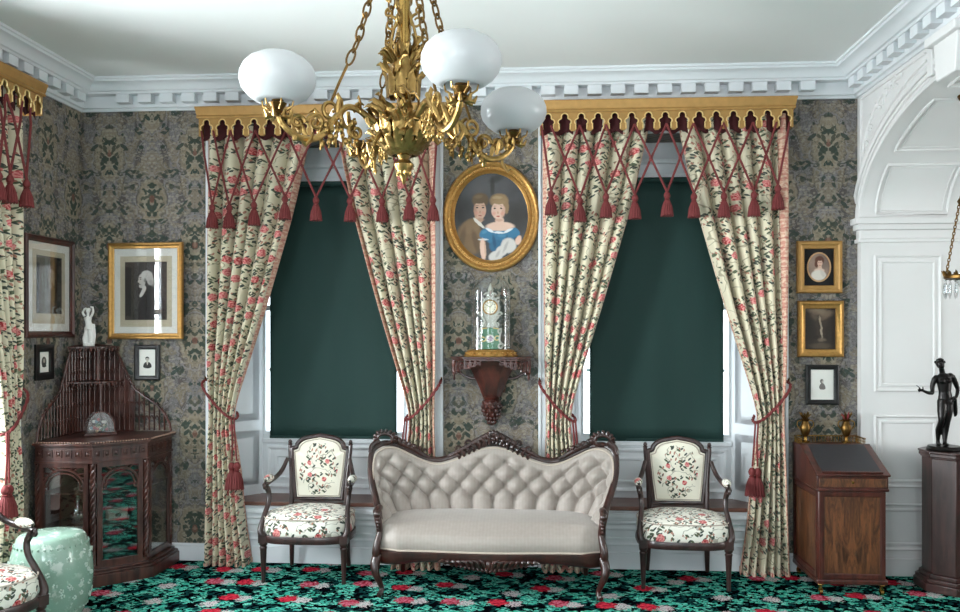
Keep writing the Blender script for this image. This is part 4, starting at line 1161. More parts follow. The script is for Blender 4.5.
for s in (-1, 1):
    bx = MB().box(*sorted((s * .655, s * .69)), -.66, -.27, .19, .25)
    obj('side_rail', bx, ROSEW, sofa, bevel=.006)
    ar = MB()
    ar.tube(catmull([(s * .685, -.60, .50), (s * .692, -.655, .485), (s * .680, -.675, .43), (s * .672, -.67, .37), (s * .684, -.69, .31), (s * .69, -.695, .255), (s * .685, -.68, .215)], 7), [.020, .026, .022, .018, .022, .026, .024], 10)
    ar.tube(scroll((s * .688, -.664, .475), .026, .006, R(100), R(100 + 420), 16, 'yz'), [.014, .008], 7)
    ar.ball((s * .686, -.69, .475), (.024, .016, .024))
    for k in range(4): ar.ball((s * .68, -.69, .45 - .02 * k), (.016 - .002 * k, .012, .012), 7, 5)
    obj('arm_post', ar, ROSEW, sofa)
    lg = MB().tube(catmull([(s * .68, -.675, .235), (s * .695, -.70, .19), (s * .69, -.715, .14), (s * .668, -.705, .085), (s * .655, -.70, .045), (s * .662, -.715, .018), (s * .67, -.73, .016)], 7), [.034, .030, .024, .018, .015, .018, .014], 10)
    lg.tube(scroll((s * .665, -.722, .022), .014, .005, R(-60), R(300), 12, 'yz'), [.009, .006], 6)
    lg.ball((s * .662, -.705, .012), (.022, .022, .012), 8, 6)
    obj('leg', lg, ROSEW, sofa)
    obj('leg', MB().tube(catmull([(s * .60, -.22, .25), (s * .60, -.215, .15), (s * .605, -.20, .06), (s * .61, -.185, .004)], 6), [.026, .022, .017, .016], 8), ROSEW, sofa)

# ================================================================ chairs
def make_chair(label):
    c = thing('armchair', label, 'chair', (0, 0, 0), 0, 'floral open armchairs')
    # seat rail: straight rear, rounded front
    def plan(t, k=1.0):      # closed outline
        a = 2 * PI * t; ca, sa_ = math.cos(a), math.sin(a)
        ex = .55 if sa_ < 0 else .35
        x = math.copysign(abs(ca) ** ex, ca) * (.282 if sa_ < 0 else .282 - .075 * sa_)
        y = math.copysign(abs(sa_) ** .62, sa_) * (.262 if sa_ < 0 else .215)
        return x * k, y * k
    m = MB(); prof = [(1.0, .252), (1.012, .262), (1.012, .284), (1.0, .296), (.88, .296), (.88, .252)]
    n = 56; vs = []; fs = []
    for i in range(n):
        for k, z in prof: x, y = plan(i / n, k); vs.append((x, y, z))
    for i in range(n):
        for j in range(6): fs.append((i*6+j, i*6+(j+1) % 6, ((i+1) % n)*6+(j+1) % 6, ((i+1) % n)*6+j))
    m.add(vs, fs); obj('seat_rail', m, CHAIRW, c, auto=40)
    def cush(u, v):
        prof2 = [(.97, .292), (1.0, .31), (1.015, .345), (1.0, .385), (.95, .405), (.85, .418), (.6, .432), (.3, .44), (.001, .442)]
        x_ = v * 8; i = min(int(x_), 7); t = x_ - i
        k = prof2[i][0] + (prof2[i+1][0] - prof2[i][0]) * t; z = prof2[i][1] + (prof2[i+1][1] - prof2[i][1]) * t
        x, y = plan(u, k * .975); return (x, y, z)
    def cuv(u, v):
        x, y, z = cush(u, v); return (x + 2, y * 1.0 + z * 1.0 * (1 if v < .5 else 1))
    cu = obj('seat_cushion', MB().grid(cush, 56, 32, uv=cuv, closeu=True), CH_SEAT, c, auto=0)
    obj('piping', MB().tube([(*plan(i / 56, .985 * .975 + .02), .400) for i in range(56)], .0035, 5, closed=True), PIPING, cu)
    # front legs
    for s in (-1, 1):
        lg = MB().lathe([(.012, 0), (.014, .006), (.012, .016), (.0165, .12), (.0205, .205), (.024, .218), (.018, .226), (.026, .238), (.026, .25)], (s * .252, -.195, 0), 14)
        lg.box(s * .252 - .026, s * .252 + .026, -.221, -.169, .249, .298)
        obj('leg', lg, CHAIRW, c)
        obj('leg', MB().tube(catmull([(s * .185, .195, .30), (s * .186, .196, .22), (s * .188, .202, .10), (s * .192, .215, 0)], 6), [.022, .020, .016, .013], 10), CHAIRW, c)
        # arm: support from front corner curving up and back, arm rail to the stile, pad on top
        obj('arm_support', MB().tube(catmull([(s * .258, -.196, .285), (s * .272, -.190, .325), (s * .264, -.145, .40), (s * .254, -.09, .47), (s * .256, -.072, .53), (s * .266, -.09, .573), (s * .268, -.105, .585)], 7), [.022, .019, .016, .015, .016, .018, .014], 10), CHAIRW, c)
        obj('arm_rail', MB().tube(catmull([(s * .268, -.112, .585), (s * .270, -.08, .592), (s * .268, -.02, .598), (s * .254, .07, .61), (s * .232, .13, .645), (s * .208, .175, .715)], 7), [.018, .017, .017, .015, .015, .013], 10), CHAIRW, c)
        obj('arm_scroll', MB().tube(scroll((s * .268, -.116, .578), .014, .005, R(80), R(430), 12, 'yz'), .010, 7), CHAIRW, c)
        ap = MB()
        def padf(u, v, s=s):
            t = v; y = -.10 + .14 * t; w = math.sin(PI * min(1, max(0, t * .94 + .03))) ** .45
            a = 2 * PI * u; return (s * .269 + .026 * w * math.cos(a), y, .614 + (.025 * w * math.sin(a) + .004 * w))
        ap.grid(padf, 14, 14, uv=lambda u, v: (u * .13 + 5, v * .16 + 1.3 * s), closeu=True)
        obj('arm_pad', ap, CH_SEAT, c, auto=0)
    # back: leaning slightly
    def lean(p):
        x, y, z = p; return (x, y + .175 + (z - .44) * .12, z)
    def outline(k=0.0, n=0):
        # half outline of the back frame from bottom centre to top centre (x, z)
        return [(0, .452 + k), (.155 - k, .452 + k), (.172 - k, .60), (.186 - k, .745 - k * .2), (.186 - k, .775 - k), (.160 - k, .785 - k), (.150 - k, .812 - k), (.105 - k * .6, .842 - k), (0, .862 - k)]
    def loop(k):
        h = outline(k); right = catmull([(x, 0, z) for x, z in h[3:]], 4); low = [Vector((x, 0, z)) for x, z in h[:3]]
        half = low + right
        return half + [Vector((-p.x, 0, p.z)) for p in reversed(half[1:-1])]
    obj('back_frame', MB().tube([lean(p) for p in loop(0.0)], .0155, 8, closed=True), CHAIRW, c)
    for s in (-1, 1):
        obj('stile', MB().tube(catmull([lean((s * .185, .012, .29)), lean((s * .182, .0, .40)), lean((s * .188, 0, .60)), lean((s * .202, 0, .76)), lean((s * .204, 0, .80))], 6), [.017, .0165, .015, .014, .013], 8), CHAIRW, c)
        obj('finial', MB().lathe([(.013, 0), (.016, .006), (.010, .012), (.014, .020), (.010, .032), (.0, .038)], lean((s * .204, 0, .798)), 12), CHAIRW, c)
    # upholstered panel: a pad filling the frame, bulging forward; a plain rear
    lp = loop(.012)
    def pad(dy, bul):
        m = MB(); cz = .655; rings = 9; n = len(lp); vs = []; uv = []
        for r in range(rings):
            k = 1 - r / rings
            for p in lp:
                x, z = p.x * k, cz + (p.z - cz) * k
                vs.append(lean((x, dy - bul * (1 - k ** 2.2), z))); uv.append((x, z - cz))
        vs.append(lean((0, dy - bul, cz))); uv.append((0, 0))
        fs = [(r*n+i, r*n+(i+1) % n, (r+1)*n+(i+1) % n, (r+1)*n+i) for r in range(rings - 1) for i in range(n)]
        fs += [((rings-1)*n+i, (rings-1)*n+(i+1) % n, rings * n) for i in range(n)]
        return m.add(vs, fs, uv)
    bp = obj('back_panel', pad(-.008, .028), CH_BACK, c, auto=0)
    obj('piping', MB().tube([lean(p + Vector((0, -.013, 0))) for p in loop(.020)], .0038, 5, closed=True), PIPING, bp)
    obj('rear_panel', pad(.008, -.012), CH_SEAT, c, auto=0)
    return c
chair = make_chair('dark framed open armchair with floral tapestry seat left of the sofa')
chair.location = (-1.445, -.285, 0)
ch2 = copy_tree(chair); ch2.location = (.892, -.262, 0); ch2.rotation_euler = (0, 0, R(-2)); ch2['label'] = 'dark framed open armchair with floral tapestry seat right of the sofa'
ch3 = copy_tree(chair); ch3.location = (-2.655, -1.885, 0); ch3.rotation_euler = (0, 0, R(62)); ch3['label'] = 'floral seated armchair cut off at the left edge in front of the celadon stool'

# ================================================================ corner cabinet
KX, KY, KL, KS = -3.08, -.022, .60, .365
kab = thing('corner_cabinet', 'dark carved corner cabinet with glazed doors and tiered shelves', 'cabinet', (KX, KY, 0))
def kpoly(e=0.0):
    q = e * .41
    return [(0, 0), (0, -KL - e), (KS + q, -KL - e), (KL + e, -KS - q), (KL + e, 0)]
pl = MB().prism(kpoly(.055), 0, .07, 'z').prism(kpoly(.045), .07, .085, 'z').prism(kpoly(.025), .085, .10, 'z')
obj('plinth', pl, CABW, kab, bevel=.004)
tp = MB().prism(kpoly(.012), .845, .855, 'z').prism(kpoly(.03), .855, .868, 'z').prism(kpoly(.022), .868, .878, 'z')
obj('top', tp, CABW, kab, bevel=.003)
fz = MB().prism(kpoly(0), .745, .845, 'z'); fz.prism(kpoly(.012), .745, .757, 'z')
fr = obj('frieze', fz, CABW, kab, bevel=.002)
obj('floor_board', MB().prism(kpoly(0), .10, .118, 'z'), CABW, kab)
obj('back_board', MB().box(0, KL, -.008, 0, .118, .745), CABW, kab, smooth=False)
obj('back_board', MB().box(0, .008, -KL, -.008, .118, .745), CABW, kab, smooth=False)
for z in (.335, .545): obj('inner_shelf', MB().prism([(.01, -.01), (.01, -KL + .04), (KS - .02, -KL + .04), (KL - .04, -KS + .02), (KL - .04, -.01)], z, z + .010, 'z'), CABW, kab)
V = [Vector(p).to_3d() for p in kpoly(0)]
KF = [(V[1], V[2]), (V[2], V[3]), (V[3], V[4])]
# bead row under the top edge
bdm = MB()
for P, Q in KF:
    n = int((Q - P).length / .016)
    d = (Q - P).normalized(); nr = Vector((d.y, -d.x, 0))
    for k in range(n): bdm.ball(P.lerp(Q, (k + .5) / n) + nr * .027 + Vector((0, 0, .874)), .0055, 5, 4)
b_ = obj('bead_row', bdm, plain('worn_bead', (150, 120, 104), .4), kab); b_['kind'] = 'stuff'
for fi, (P, Q) in enumerate(KF):
    d = Q - P; w = d.length; M = Matrix.Translation(P) @ Matrix.Rotation(math.atan2(d.y, d.x), 4, 'Z')
    dr = MB().rframe(.028, w - .028, .118, .745, [(0, 0), (0, .018), (.022, .018), (.026, .012), (.026, 0)]).xf(M)
    door = obj('door', dr, CABW, kab, auto=30)
    obj('door_glass', MB().box(.05, w - .05, .006, .009, .14, .72).xf(M), CABGL, door, smooth=False)
    tr = MB(); cx = w / 2; rx = w / 2 - .056; z0 = .60; rz2 = .105
    apts = [(cx + rx * math.cos(PI * k / 16), .004, z0 + rz2 * math.sin(PI * k / 16)) for k in range(17)]
    tr.tube(apts, .008, 6)
    tr.tube([(cx + (rx - .022) * math.cos(PI * k / 16), .004, z0 + (rz2 - .022) * math.sin(PI * k / 16)) for k in range(17)], .005, 6)
    for s in (-1, 1):
        tr.tube([(cx + s * rx, .004, z0), (cx + s * rx, .004, .15)], .006, 6)
        for k in range(5):
            a = R(18 + 15 * k); ax, az = cx + s * rx * math.cos(a), z0 + rz2 * math.sin(a)
            tx, tz = (cx + s * (w / 2 - .05), z0 + .03 + .026 * k) if k < 3 else (cx + s * (w / 2 - .05 - .03 * (k - 2)), .724)
            tr.tube([(ax, .004, az), (tx, .004, tz)], .005, 5)
        tr.tube(scroll((cx + s * (rx - .012), .004, z0 - .01), .018, .006, R(90), R(90 + s * 380), 12), .004, 5)
    obj('tracery', tr.xf(M), CABW, door)
    # frieze carving
    fv = MB(); n = max(3, int(w / .055))
    for k in range(n):
        x = w * (k + .5) / n
        fv.rframe(x - .020, x + .020, .778, .826, [(0, 0), (0, -.006), (.007, -.006), (.007, 0)])
        fv.ball((x, -.004, .802), (.010, .006, .014), 7, 4)
    obj('frieze_carving', fv.xf(M), CABW, fr)
# barley twist posts at the angles
for p, e in ((V[1], (.012, .012)), (V[2], (-.004, .012)), (V[3], (-.012, .004)), (V[4], (-.012, -.012))):
    tw = MB()
    for k in range(3):
        tw.tube([(p.x + e[0] + .010 * math.cos(i * .55 + k * 2.09), p.y + e[1] + .010 * math.sin(i * .55 + k * 2.09), .12 + .62 * i / 60) for i in range(61)], .009, 6)
    obj('twist_post', tw, CABW, kab)
# tiered upper part
def qshelf(r): return [(.0, .0), (0, -r), (r * .55, -r * .92), (r * .92, -r * .55), (r, 0)]
for z, r in ((1.21, .27), (1.44, .235)):
    s_ = MB().prism(qshelf(r), z, z + .014, 'z')
    o = obj('tier_shelf', s_, CABW, kab, bevel=.003)
    lp = MB(); pts = qshelf(r)[1:]
    for a, b in zip(pts, pts[1:]):
        for k in range(4):
            x, y = a[0] + (b[0] - a[0]) * (k + .5) / 4, a[1] + (b[1] - a[1]) * (k + .5) / 4; lp.ball((x, y, z - .006), (.010, .010, .016), 6, 4)
    obj('pendant_edge', lp, CABW, o)
obj('corner_post', MB().lathe([(.010, .878), (.016, .89), (.009, .91), (.012, 1.0), (.015, 1.05), (.009, 1.10), (.014, 1.19), (.014, 1.21)], (.215, -.215, 0), 10), CABW, kab)
obj('corner_post', MB().lathe([(.010, 1.224), (.014, 1.235), (.009, 1.25), (.012, 1.33), (.009, 1.40), (.014, 1.43), (.014, 1.44)], (.175, -.175, 0), 10), CABW, kab)
BT = [(0, 1.47), (.20, 1.45), (.25, 1.36), (.30, 1.25), (.34, 1.17), (.42, 1.11), (.50, 1.06), (.555, 1.0), (.59, .93), (.60, .878)]
def bz(x): return lerp_tab(BT, x)
for ax in (0, 1):
    T = (lambda p: p) if ax == 0 else (lambda p: (-p[1], -p[0], p[2]))
    bd_ = MB().prism([(0, .878), (.34, .878), (.34, 1.13)] + [(x, z - .03) for x, z in reversed(BT[:5])], -.012, 0, 'y')
    bd_.v = [T(p) for p in bd_.v]
    bo = obj('tier_back', bd_, CABW, kab, smooth=False)
    ft = MB(); yy = -.012
    ft.tube([T((x, yy, z)) for x, z in [(q[0], q[1]) for q in BT]], .009, 6)
    x = .03
    while x < .585:
        zt = bz(x); ft.tube([T((x, yy - .002, .885)), T((x, yy - .002, zt - .004))], .0055, 5)
        xe = min(x + .035, .59); ze = min(bz(x), bz(xe)) - .02
        for zz in ([.955, 1.05] if ze < 1.16 else [.955, 1.05, 1.15, 1.27, 1.36]):
            if zz + .03 > ze: continue
            ft.tube([T(p) for p in catmull([(x, yy - .003, zz), ((x + xe) / 2, yy - .003, zz + .028), (xe, yy - .003, zz)], 4)], .0042, 5)
        x += .035
    for k in range(9):
        xx = .31 + .033 * k; ft.lathe([(.0, .026), (.007, .012), (.004, .004), (.008, -.004)], T((xx, yy, bz(xx) + .004)), 6)
    obj('fretwork', ft, CABW, bo)

# figure helper: limbs and ellipsoids fused into one skin
def fuse(name, m, mat, par=None, vox=.006, loc=None, it=6, rot=None):
    o = obj(name, m, mat, par, loc=loc, rot=rot, auto=0)
    r = o.modifiers.new('fuse', 'REMESH'); r.mode = 'VOXEL'; r.voxel_size = vox; r.use_smooth_shade = True
    s = o.modifiers.new('smooth', 'SMOOTH'); s.factor = .5; s.iterations = it
    return o
# white marble statuette on the upper tier
wm = MB(); H = .27
wm.lathe([(.036, 0), (.036, .012), (.030, .016), (.03, .02)], n=16)
wm.tube([(-.012, .0, .015), (-.016, -.004, .07), (-.012, 0, .125)], [.013, .013, .018], 8)
wm.tube([(.010, 0, .015), (.014, -.006, .07), (.008, 0, .125)], [.013, .013, .018], 8)
wm.tube([(0, 0, .115), (.002, 0, .14), (-.003, 0, .165), (-.006, 0, .195)], [.027, .022, .020, .026], 10)
wm.tube([(-.006, 0, .195), (-.004, 0, .225)], [.010, .009], 8)
wm.ball((-.003, -.003, .238), (.014, .016, .018))
wm.ball((-.002, .008, .246), (.012, .012, .012))
wm.tube([(-.028, 0, .200), (-.040, -.004, .225), (-.026, -.006, .250), (-.014, 0, .255)], [.009, .008, .007, .007], 8)
wm.tube([(.018, 0, .200), (.034, -.004, .232), (.030, -.004, .262), (.014, -.002, .262)], [.009, .008, .007, .007], 8)
wm.tube([(.020, .012, .015), (.030, .010, .08), (.026, .012, .15)], [.016, .015, .010], 8)
wm.tube([(-.018, -.006, .10), (-.028, -.008, .05), (-.022, -.006, .015)], [.008, .012, .014], 8)
st_ = thing('statuette', 'white marble statuette with raised arms on the top tier', 'statuette', (-3.005, -.128, 1.454 + .0005))
fuse('figure', wm, MARBLE, st_, .0035, it=3)
# shadow-box dome on the cabinet top
do = thing('flower_dome', 'small glass dome of dried flowers on the corner cabinet', 'ornament', (-2.85, -.28, .8785), R(40))
obj('base', MB().prism([(-.10, -.045), (.10, -.045), (.10, .045), (-.10, .045)], 0, .018, 'z'), CABW, do, bevel=.004)
ds = [(.085 * math.cos(PI * k / 16), .02 + .135 * math.sin(PI * k / 16) ** .8) for k in range(17)]
obj('glass', MB().prism(ds, -.036, .036, 'y'), CABGL, do)
obj('rim', MB().tube([(x, -.037, z) for x, z in ds], .004, 6), CABW, do)
rnd = random.Random(4)
FLC = [paint((196, 190, 182)), paint((150, 70, 74)), paint((110, 128, 140)), paint((176, 150, 120)), paint((70, 88, 66))]
for k in range(26):
    a = rnd.uniform(0, PI); rr = rnd.uniform(.1, .9)
    p = (.068 * rr * math.cos(a), rnd.uniform(-.02, .015), .03 + .09 * rr * math.sin(a))
    obj('flower', MB().ball(p, (.011, .009, .011), 7, 5), FLC[k % 5], do)
# things behind the cabinet glass
GLZ = glassy('pressed_glass', (.86, .9, .92), .25, .08, facing=.6)
tag(obj('glass_compote', MB().lathe([(.028, 0), (.030, .004), (.008, .014), (.007, .045), (.02, .055), (.052, .07), (.060, .09), (.056, .092), (.045, .072), (.0, .06)], n=20), GLZ, loc=(-2.90, -.45, .5555)), 'clear glass compote on the upper shelf inside the corner cabinet', 'compote')
tag(obj('glass_decanter', MB().lathe([(.030, 0), (.040, .01), (.044, .05), (.036, .085), (.014, .11), (.012, .15), (.020, .155), (.012, .16), (.018, .185), (.0, .20)], n=20), GLZ, loc=(-2.89, -.47, .3455)), 'clear glass decanter with stopper inside the corner cabinet', 'decanter')
cf = thing('card_photograph', 'small framed photograph standing inside the corner cabinet', 'photograph', (-2.79, -.47, .5555), R(20))
obj('frame', MB().rframe(-.04, .04, 0, .09, [(0, 0), (0, -.008), (.010, -.008), (.010, 0)]), BLACKFR, cf); obj('card', MB().box(-.033, .033, -.004, -.001, .006, .084), PAPER, cf, smooth=False)
m = MB(); disc(m, 0, .05, .012, .016, -.004); obj('portrait', m, paint((120, 112, 104)), cf)
tb = thing('trinket_box', 'pale lidded trinket box inside the corner cabinet', 'box', (-2.71, -.33, .3455), R(45))
obj('body', MB().box(-.06, .06, -.03, .03, 0, .055), paint((190, 176, 160)), tb, bevel=.004); obj('lid', MB().box(-.063, .063, -.033, .033, .056, .075), paint((204, 192, 176)), tb, bevel=.005)
m = MB(); disc(m, 0, .03, .02, .014, -.031); obj('motif', m, paint((120, 90, 84)), tb)

# ================================================================ celadon garden stool
stool = thing('garden_stool', 'pale green glazed ceramic barrel stool with white raised flowers', 'stool', (-2.665, -1.15, 0))
SP = [(.150, 0), (.160, .006), (.165, .02), (.190, .08), (.208, .16), (.214, .23), (.208, .31), (.194, .37), (.178, .415), (.170, .435), (.158, .446), (.12, .452), (.0, .454)]
obj('body', MB().lathe(SP, n=48), CELADON, stool, auto=60)
def sr(z): return lerp_tab([(b, a) for a, b in SP], z)
for z in (.055, .395):
    bm_ = MB()
    for k in range(36):
        a = 2 * PI * k / 36; r = sr(z); bm_.ball((r * math.cos(a), r * math.sin(a), z), .0075, 6, 4)
    o = obj('boss_ring', bm_, CELADON, stool); o['kind'] = 'stuff'
rnd = random.Random(9); PALE = plain('white_slip', (186, 202, 192), .3, Coat_Weight=.3)
for k in range(60):
    a = R(rnd.uniform(-175, 30)); z = rnd.uniform(.08, .36); r = sr(z)
    mm = MB()
    for q in range(5):
        b = q * 1.257 + rnd.random(); dz = .009 * math.sin(b); da = .009 * math.cos(b) / r
        mm.ball(((r + .001) * math.cos(a + da), (r + .001) * math.sin(a + da), z + dz), .0055, 6, 4)
    obj('slip_flower', mm, PALE, stool)
VOID = plain('pierced_hole', (8, 9, 10), .9)
for a in (R(-105), R(75)):
    for da, dz in ((-.06, 0), (.06, 0), (0, .032), (0, -.032)):
        z = .25 + dz; r = sr(z)
        m = MB().ball((0, 0, 0), (.007, .012 if dz else .006, .006 if dz else .014), 8, 6).xf(Matrix.Translation((r * math.cos(a + da), r * math.sin(a + da), z)) @ Matrix.Rotation(a + da, 4, 'Z'))
        obj('pierced_slot', m, VOID, stool)

# ================================================================ davenport desk
desk = thing('writing_desk', 'walnut davenport writing desk with sloping leather top and casters', 'desk', (1.84, -.275, 0))
DX, D0, D1 = .205, -.245, .245
cb_ = MB().box(-DX + .012, DX - .012, D0 + .012, D1, .085, .62)
cab = obj('body', cb_, MAHOG, desk, bevel=.004)
obj('base_moulding', MB().box(-DX, DX, D0, D1, .065, .095), MAHOG, desk, bevel=.008)
fp = MB().rframe(-DX + .016, DX - .016, .10, .61, [(0, D0 + .012), (0, D0 + .002), (.022, D0 + .002), (.030, D0 + .008), (.030, D0 + .012)])
obj('front_frame', fp, MAHOG, cab)
obj('front_panel', MB().box(-DX + .045, DX - .045, D0 + .008, D0 + .013, .13, .58), BURL, cab, smooth=False)
sdp = MB().rframe(D0 + .02, D1 - .01, .10, .61, [(0, 0), (0, -.010), (.028, -.010), (.034, -.004), (.034, 0)]).xf(Matrix.Translation((-DX + .012, 0, 0)) @ Matrix.Rotation(R(-90), 4, 'Z'))
sdp.v = [(-abs(x) if True else x, -y, z) for x, y, z in sdp.v]
obj('side_panel', sdp, MAHOG, cab)
obj('side_veneer', MB().box(-DX + .009, -DX + .013, D0 + .06, D1 - .05, .14, .57), BURL, cab, smooth=False)
# slope case (wedge) and drawer band
ZF, ZR, YS = .705, .845, .075
obj('slope_case', MB().prism([(D0, .628), (D0, ZF), (YS, ZR), (D1, ZR), (D1, .628)], -DX, DX, 'x'), MAHOG, desk, bevel=.003)
obj('waist_moulding', MB().box(-DX - .004, DX + .004, D0 - .004, D1, .614, .632), MAHOG, desk, bevel=.005)
dw = obj('drawer_front', MB().box(-DX + .012, DX - .012, D0 - .004, D0, .640, .690), BURL, desk, bevel=.002)
ke = MB(); 
obj('keyhole', MB().lathe([(.008, 0), (.008, -.002), (.0, -.003)], (0, D0 - .004, .668), 12, 'y'), BRASS, dw)
sl = math.hypot(YS - D0, ZR - ZF); ang = math.atan2(ZR - ZF, YS - D0)
MS = Matrix.Translation((0, D0, ZF)) @ Matrix.Rotation(ang, 4, 'X')
lid = obj('lid', MB().box(-DX - .008, DX + .008, -.012, sl - .004, .001, .015).xf(MS), MAHOG, desk, bevel=.004)
obj('leather_inset', MB().box(-DX + .035, DX - .035, .03, sl - .02, .0152, .0165).xf(MS), LEATHER, lid, smooth=False)
obj('lid_ledge', MB().box(-DX + .03, DX - .03, .004, .020, .0145, .024).xf(MS), MAHOG, lid, bevel=.003)
gl_ = MB()
for y in (D1 - .012,):
    gl_.box(-DX + .008, DX - .008, y - .004, y + .004, ZR + .036, ZR + .043)
    n = 22
    for k in range(n): gl_.lathe([(.004, ZR + .0005), (.002, ZR + .01), (.0038, ZR + .02), (.002, ZR + .028), (.004, ZR + .037)], (-DX + .016 + (2 * DX - .032) * k / (n - 1), y, 0), 6)
obj('gallery_rail', gl_, BRASS, desk)
for s in (-1, 1):
    g2 = MB().box(*sorted((s * (DX - .008), s * (DX - .016))), YS + .01, D1 - .012, ZR + .036, ZR + .043)
    for k in range(7): g2.lathe([(.004, ZR + .0005), (.002, ZR + .01), (.0038, ZR + .02), (.002, ZR + .028), (.004, ZR + .037)], (s * (DX - .012), YS + .015 + (D1 - YS - .03) * k / 6, 0), 6)
    obj('gallery_rail', g2, BRASS, desk)
    for y in (D0 + .03, D1 - .03):
        ft_ = obj('foot', MB().lathe([(.018, .066), (.020, .06), (.010, .05), (.010, .035)], (s * (DX - .03), y, 0), 12), BRASS, desk)
        obj('caster', MB().lathe([(.006, -.010), (.016, -.008), (.016, .008), (.006, .010)], (s * (DX - .03), y - .006, .0165), 16, 'x').box(s * (DX - .03) - .013, s * (DX - .03) + .013, y - .008, y + .006, .018, .036), BRASS, ft_)
# two gilt vases on the desk
def vase(loc, label, red):
    v = thing('gilt_vase', label, 'vase', loc, 0, 'gilt vases on the writing desk')
    obj('foot', MB().lathe([(.026, 0), (.028, .008), (.012, .016), (.008, .032), (.012, .038)], n=14), BRASS, v)
    obj('bowl', MB().lathe([(.010, .036), (.022, .05), (.031, .075), (.034, .10), (.024, .122), (.020, .135), (.030, .150), (.027, .152), (.015, .14)], n=16), DARKBR, v)
    for s in (-1, 1): obj('handle', MB().tube(catmull([(s * .024, 0, .14), (s * .046, 0, .135), (s * .050, 0, .11), (s * .032, 0, .085)], 5), .004, 6), BRASS, v)
    rnd = random.Random(3 + red)
    for k in range(9):
        a = k * .7; obj('leaf_spray', MB().tube([(0, 0, .14), (.02 * math.cos(a), .02 * math.sin(a), .17), (.038 * math.cos(a), .03 * math.sin(a), .175 + rnd.uniform(0, .03))], [.004, .008, .002], 6), DARKBR if not (red and k % 2) else paint((126, 44, 46)), v)
vase((1.70, -.085, .8455), 'dark gilt handled vase on the left of the writing desk', 0)
vase((1.955, -.085, .8455), 'gilt handled vase with red blooms on the right of the writing desk', 1)

# ================================================================ pedestal and bronze
ped = thing('pedestal', 'dark wooden octagonal pedestal under the bronze figure', 'pedestal', (2.52, -.30, 0))
def octo(r, a0=22.5): return [(r * math.cos(R(a0 + 45 * k)), r * math.sin(R(a0 + 45 * k))) for k in range(8)]
for nm, lv in (('base', ((.225, 0, .05), (.215, .05, .075), (.195, .075, .10))), ('shaft', ((.178, .10, .79),)), ('cap', ((.186, .79, .80), (.195, .80, .822), (.200, .822, .835)))):
    m = MB()
    for r, z0, z1 in lv: m.prism(octo(r), z0, z1, 'z')
    obj(nm, m, PEDW, ped, bevel=.004)
# bronze: standing figure, weight on one leg, head bent to the left, right hand pointing
bz_ = thing('bronze_statue', 'dark bronze standing figure pointing left on the octagonal pedestal', 'statue', (2.455, -.31, .8355))
obj('plinth', MB().lathe([(.098, 0), (.102, .008), (.095, .018), (.090, .026), (.0, .027)], n=28), BRONZE, bz_)
B = MB()
B.tube(catmull([(.004, .0, .03), (.006, .006, .055), (.012, .012, .12), (.016, -.004, .175), (.020, -.006, .235), (.020, 0, .30)], 5), [.014, .012, .020, .018, .027, .031], 12)     # standing leg
B.tube(catmull([(-.022, .030, .028), (-.022, .032, .055), (-.024, .022, .12), (-.026, -.018, .175), (-.020, -.012, .235), (-.012, 0, .30)], 5), [.013, .011, .018, .017, .026, .029], 12)
B.ball((.004, -.022, .035), (.012, .032, .009)); B.ball((-.026, .012, .034), (.011, .030, .009))
B.tube(catmull([(.004, 0, .285), (.005, -.002, .32), (.002, -.004, .355), (.0, -.002, .40), (-.004, .0, .44), (-.006, .002, .462)], 5), [.043, .041, .036, .043, .046, .026], 14, flat=.70)
B.ball((-.046, .0, .436), (.021, .020, .019)); B.ball((.036, .002, .448), (.021, .020, .020))
B.ball((-.024, -.026, .418), (.021, .011, .015)); B.ball((.012, -.026, .422), (.021, .011, .015))
B.tube([(-.008, .002, .455), (-.020, -.008, .492)], [.017, .016], 10)
B.ball((-.032, -.016, .516), (.021, .026, .030), 14, 10, Matrix.Rotation(R(-34), 3, 'Y')); B.ball((-.027, -.004, .524), (.025, .028, .023), 14, 10)
B.ball((-.046, -.040, .506), (.005, .007, .006), 8, 6); B.ball((-.008, -.008, .512), (.004, .006, .008), 8, 6)
B.tube(catmull([(-.056, -.002, .434), (-.068, .002, .392), (-.072, -.006, .358), (-.074, -.012, .346)], 5), [.017, .015, .012, .012], 10)
B.tube(catmull([(-.072, -.010, .346), (-.100, -.020, .346), (-.132, -.026, .358)], 5), [.013, .011, .0085], 10)
B.ball((-.142, -.028, .363), (.013, .008, .009))
for k, (dx, dz) in enumerate(((-.032, .030), (-.022, .004), (-.018, -.006), (-.012, -.014))):
    B.tube(catmull([(-.148, -.028 + .004 * (k - 1), .364), (-.148 + dx * .6, -.030 + .004 * (k - 1), .364 + dz * .7), (-.148 + dx, -.028 + .004 * (k - 1), .364 + dz)], 3), [.0046, .004, .003], 6)
B.tube([(-.138, -.034, .368), (-.142, -.038, .386)], [.0048, .0035], 6)
B.tube(catmull([(.046, .002, .446), (.074, .018, .405), (.088, .022, .368), (.086, .016, .354)], 5), [.018, .016, .0125, .012], 10)
B.tube(catmull([(.087, .018, .354), (.068, -.008, .328), (.052, -.022, .314)], 5), [.0125, .010, .0085], 10)
B.ball((.045, -.027, .310), (.013, .009, .009))
for k in range(4): B.tube([(.040, -.032, .314 - .005 * k), (.031, -.034, .308 - .005 * k), (.027, -.028, .300 - .005 * k)], [.0048, .0042, .0034], 6)
B.tube([(.049, -.034, .317), (.038, -.040, .323)], [.0048, .0034], 6)
fuse('figure', B, BRONZE, bz_, .0036, it=3)
hr = MB(); rnd = random.Random(6)
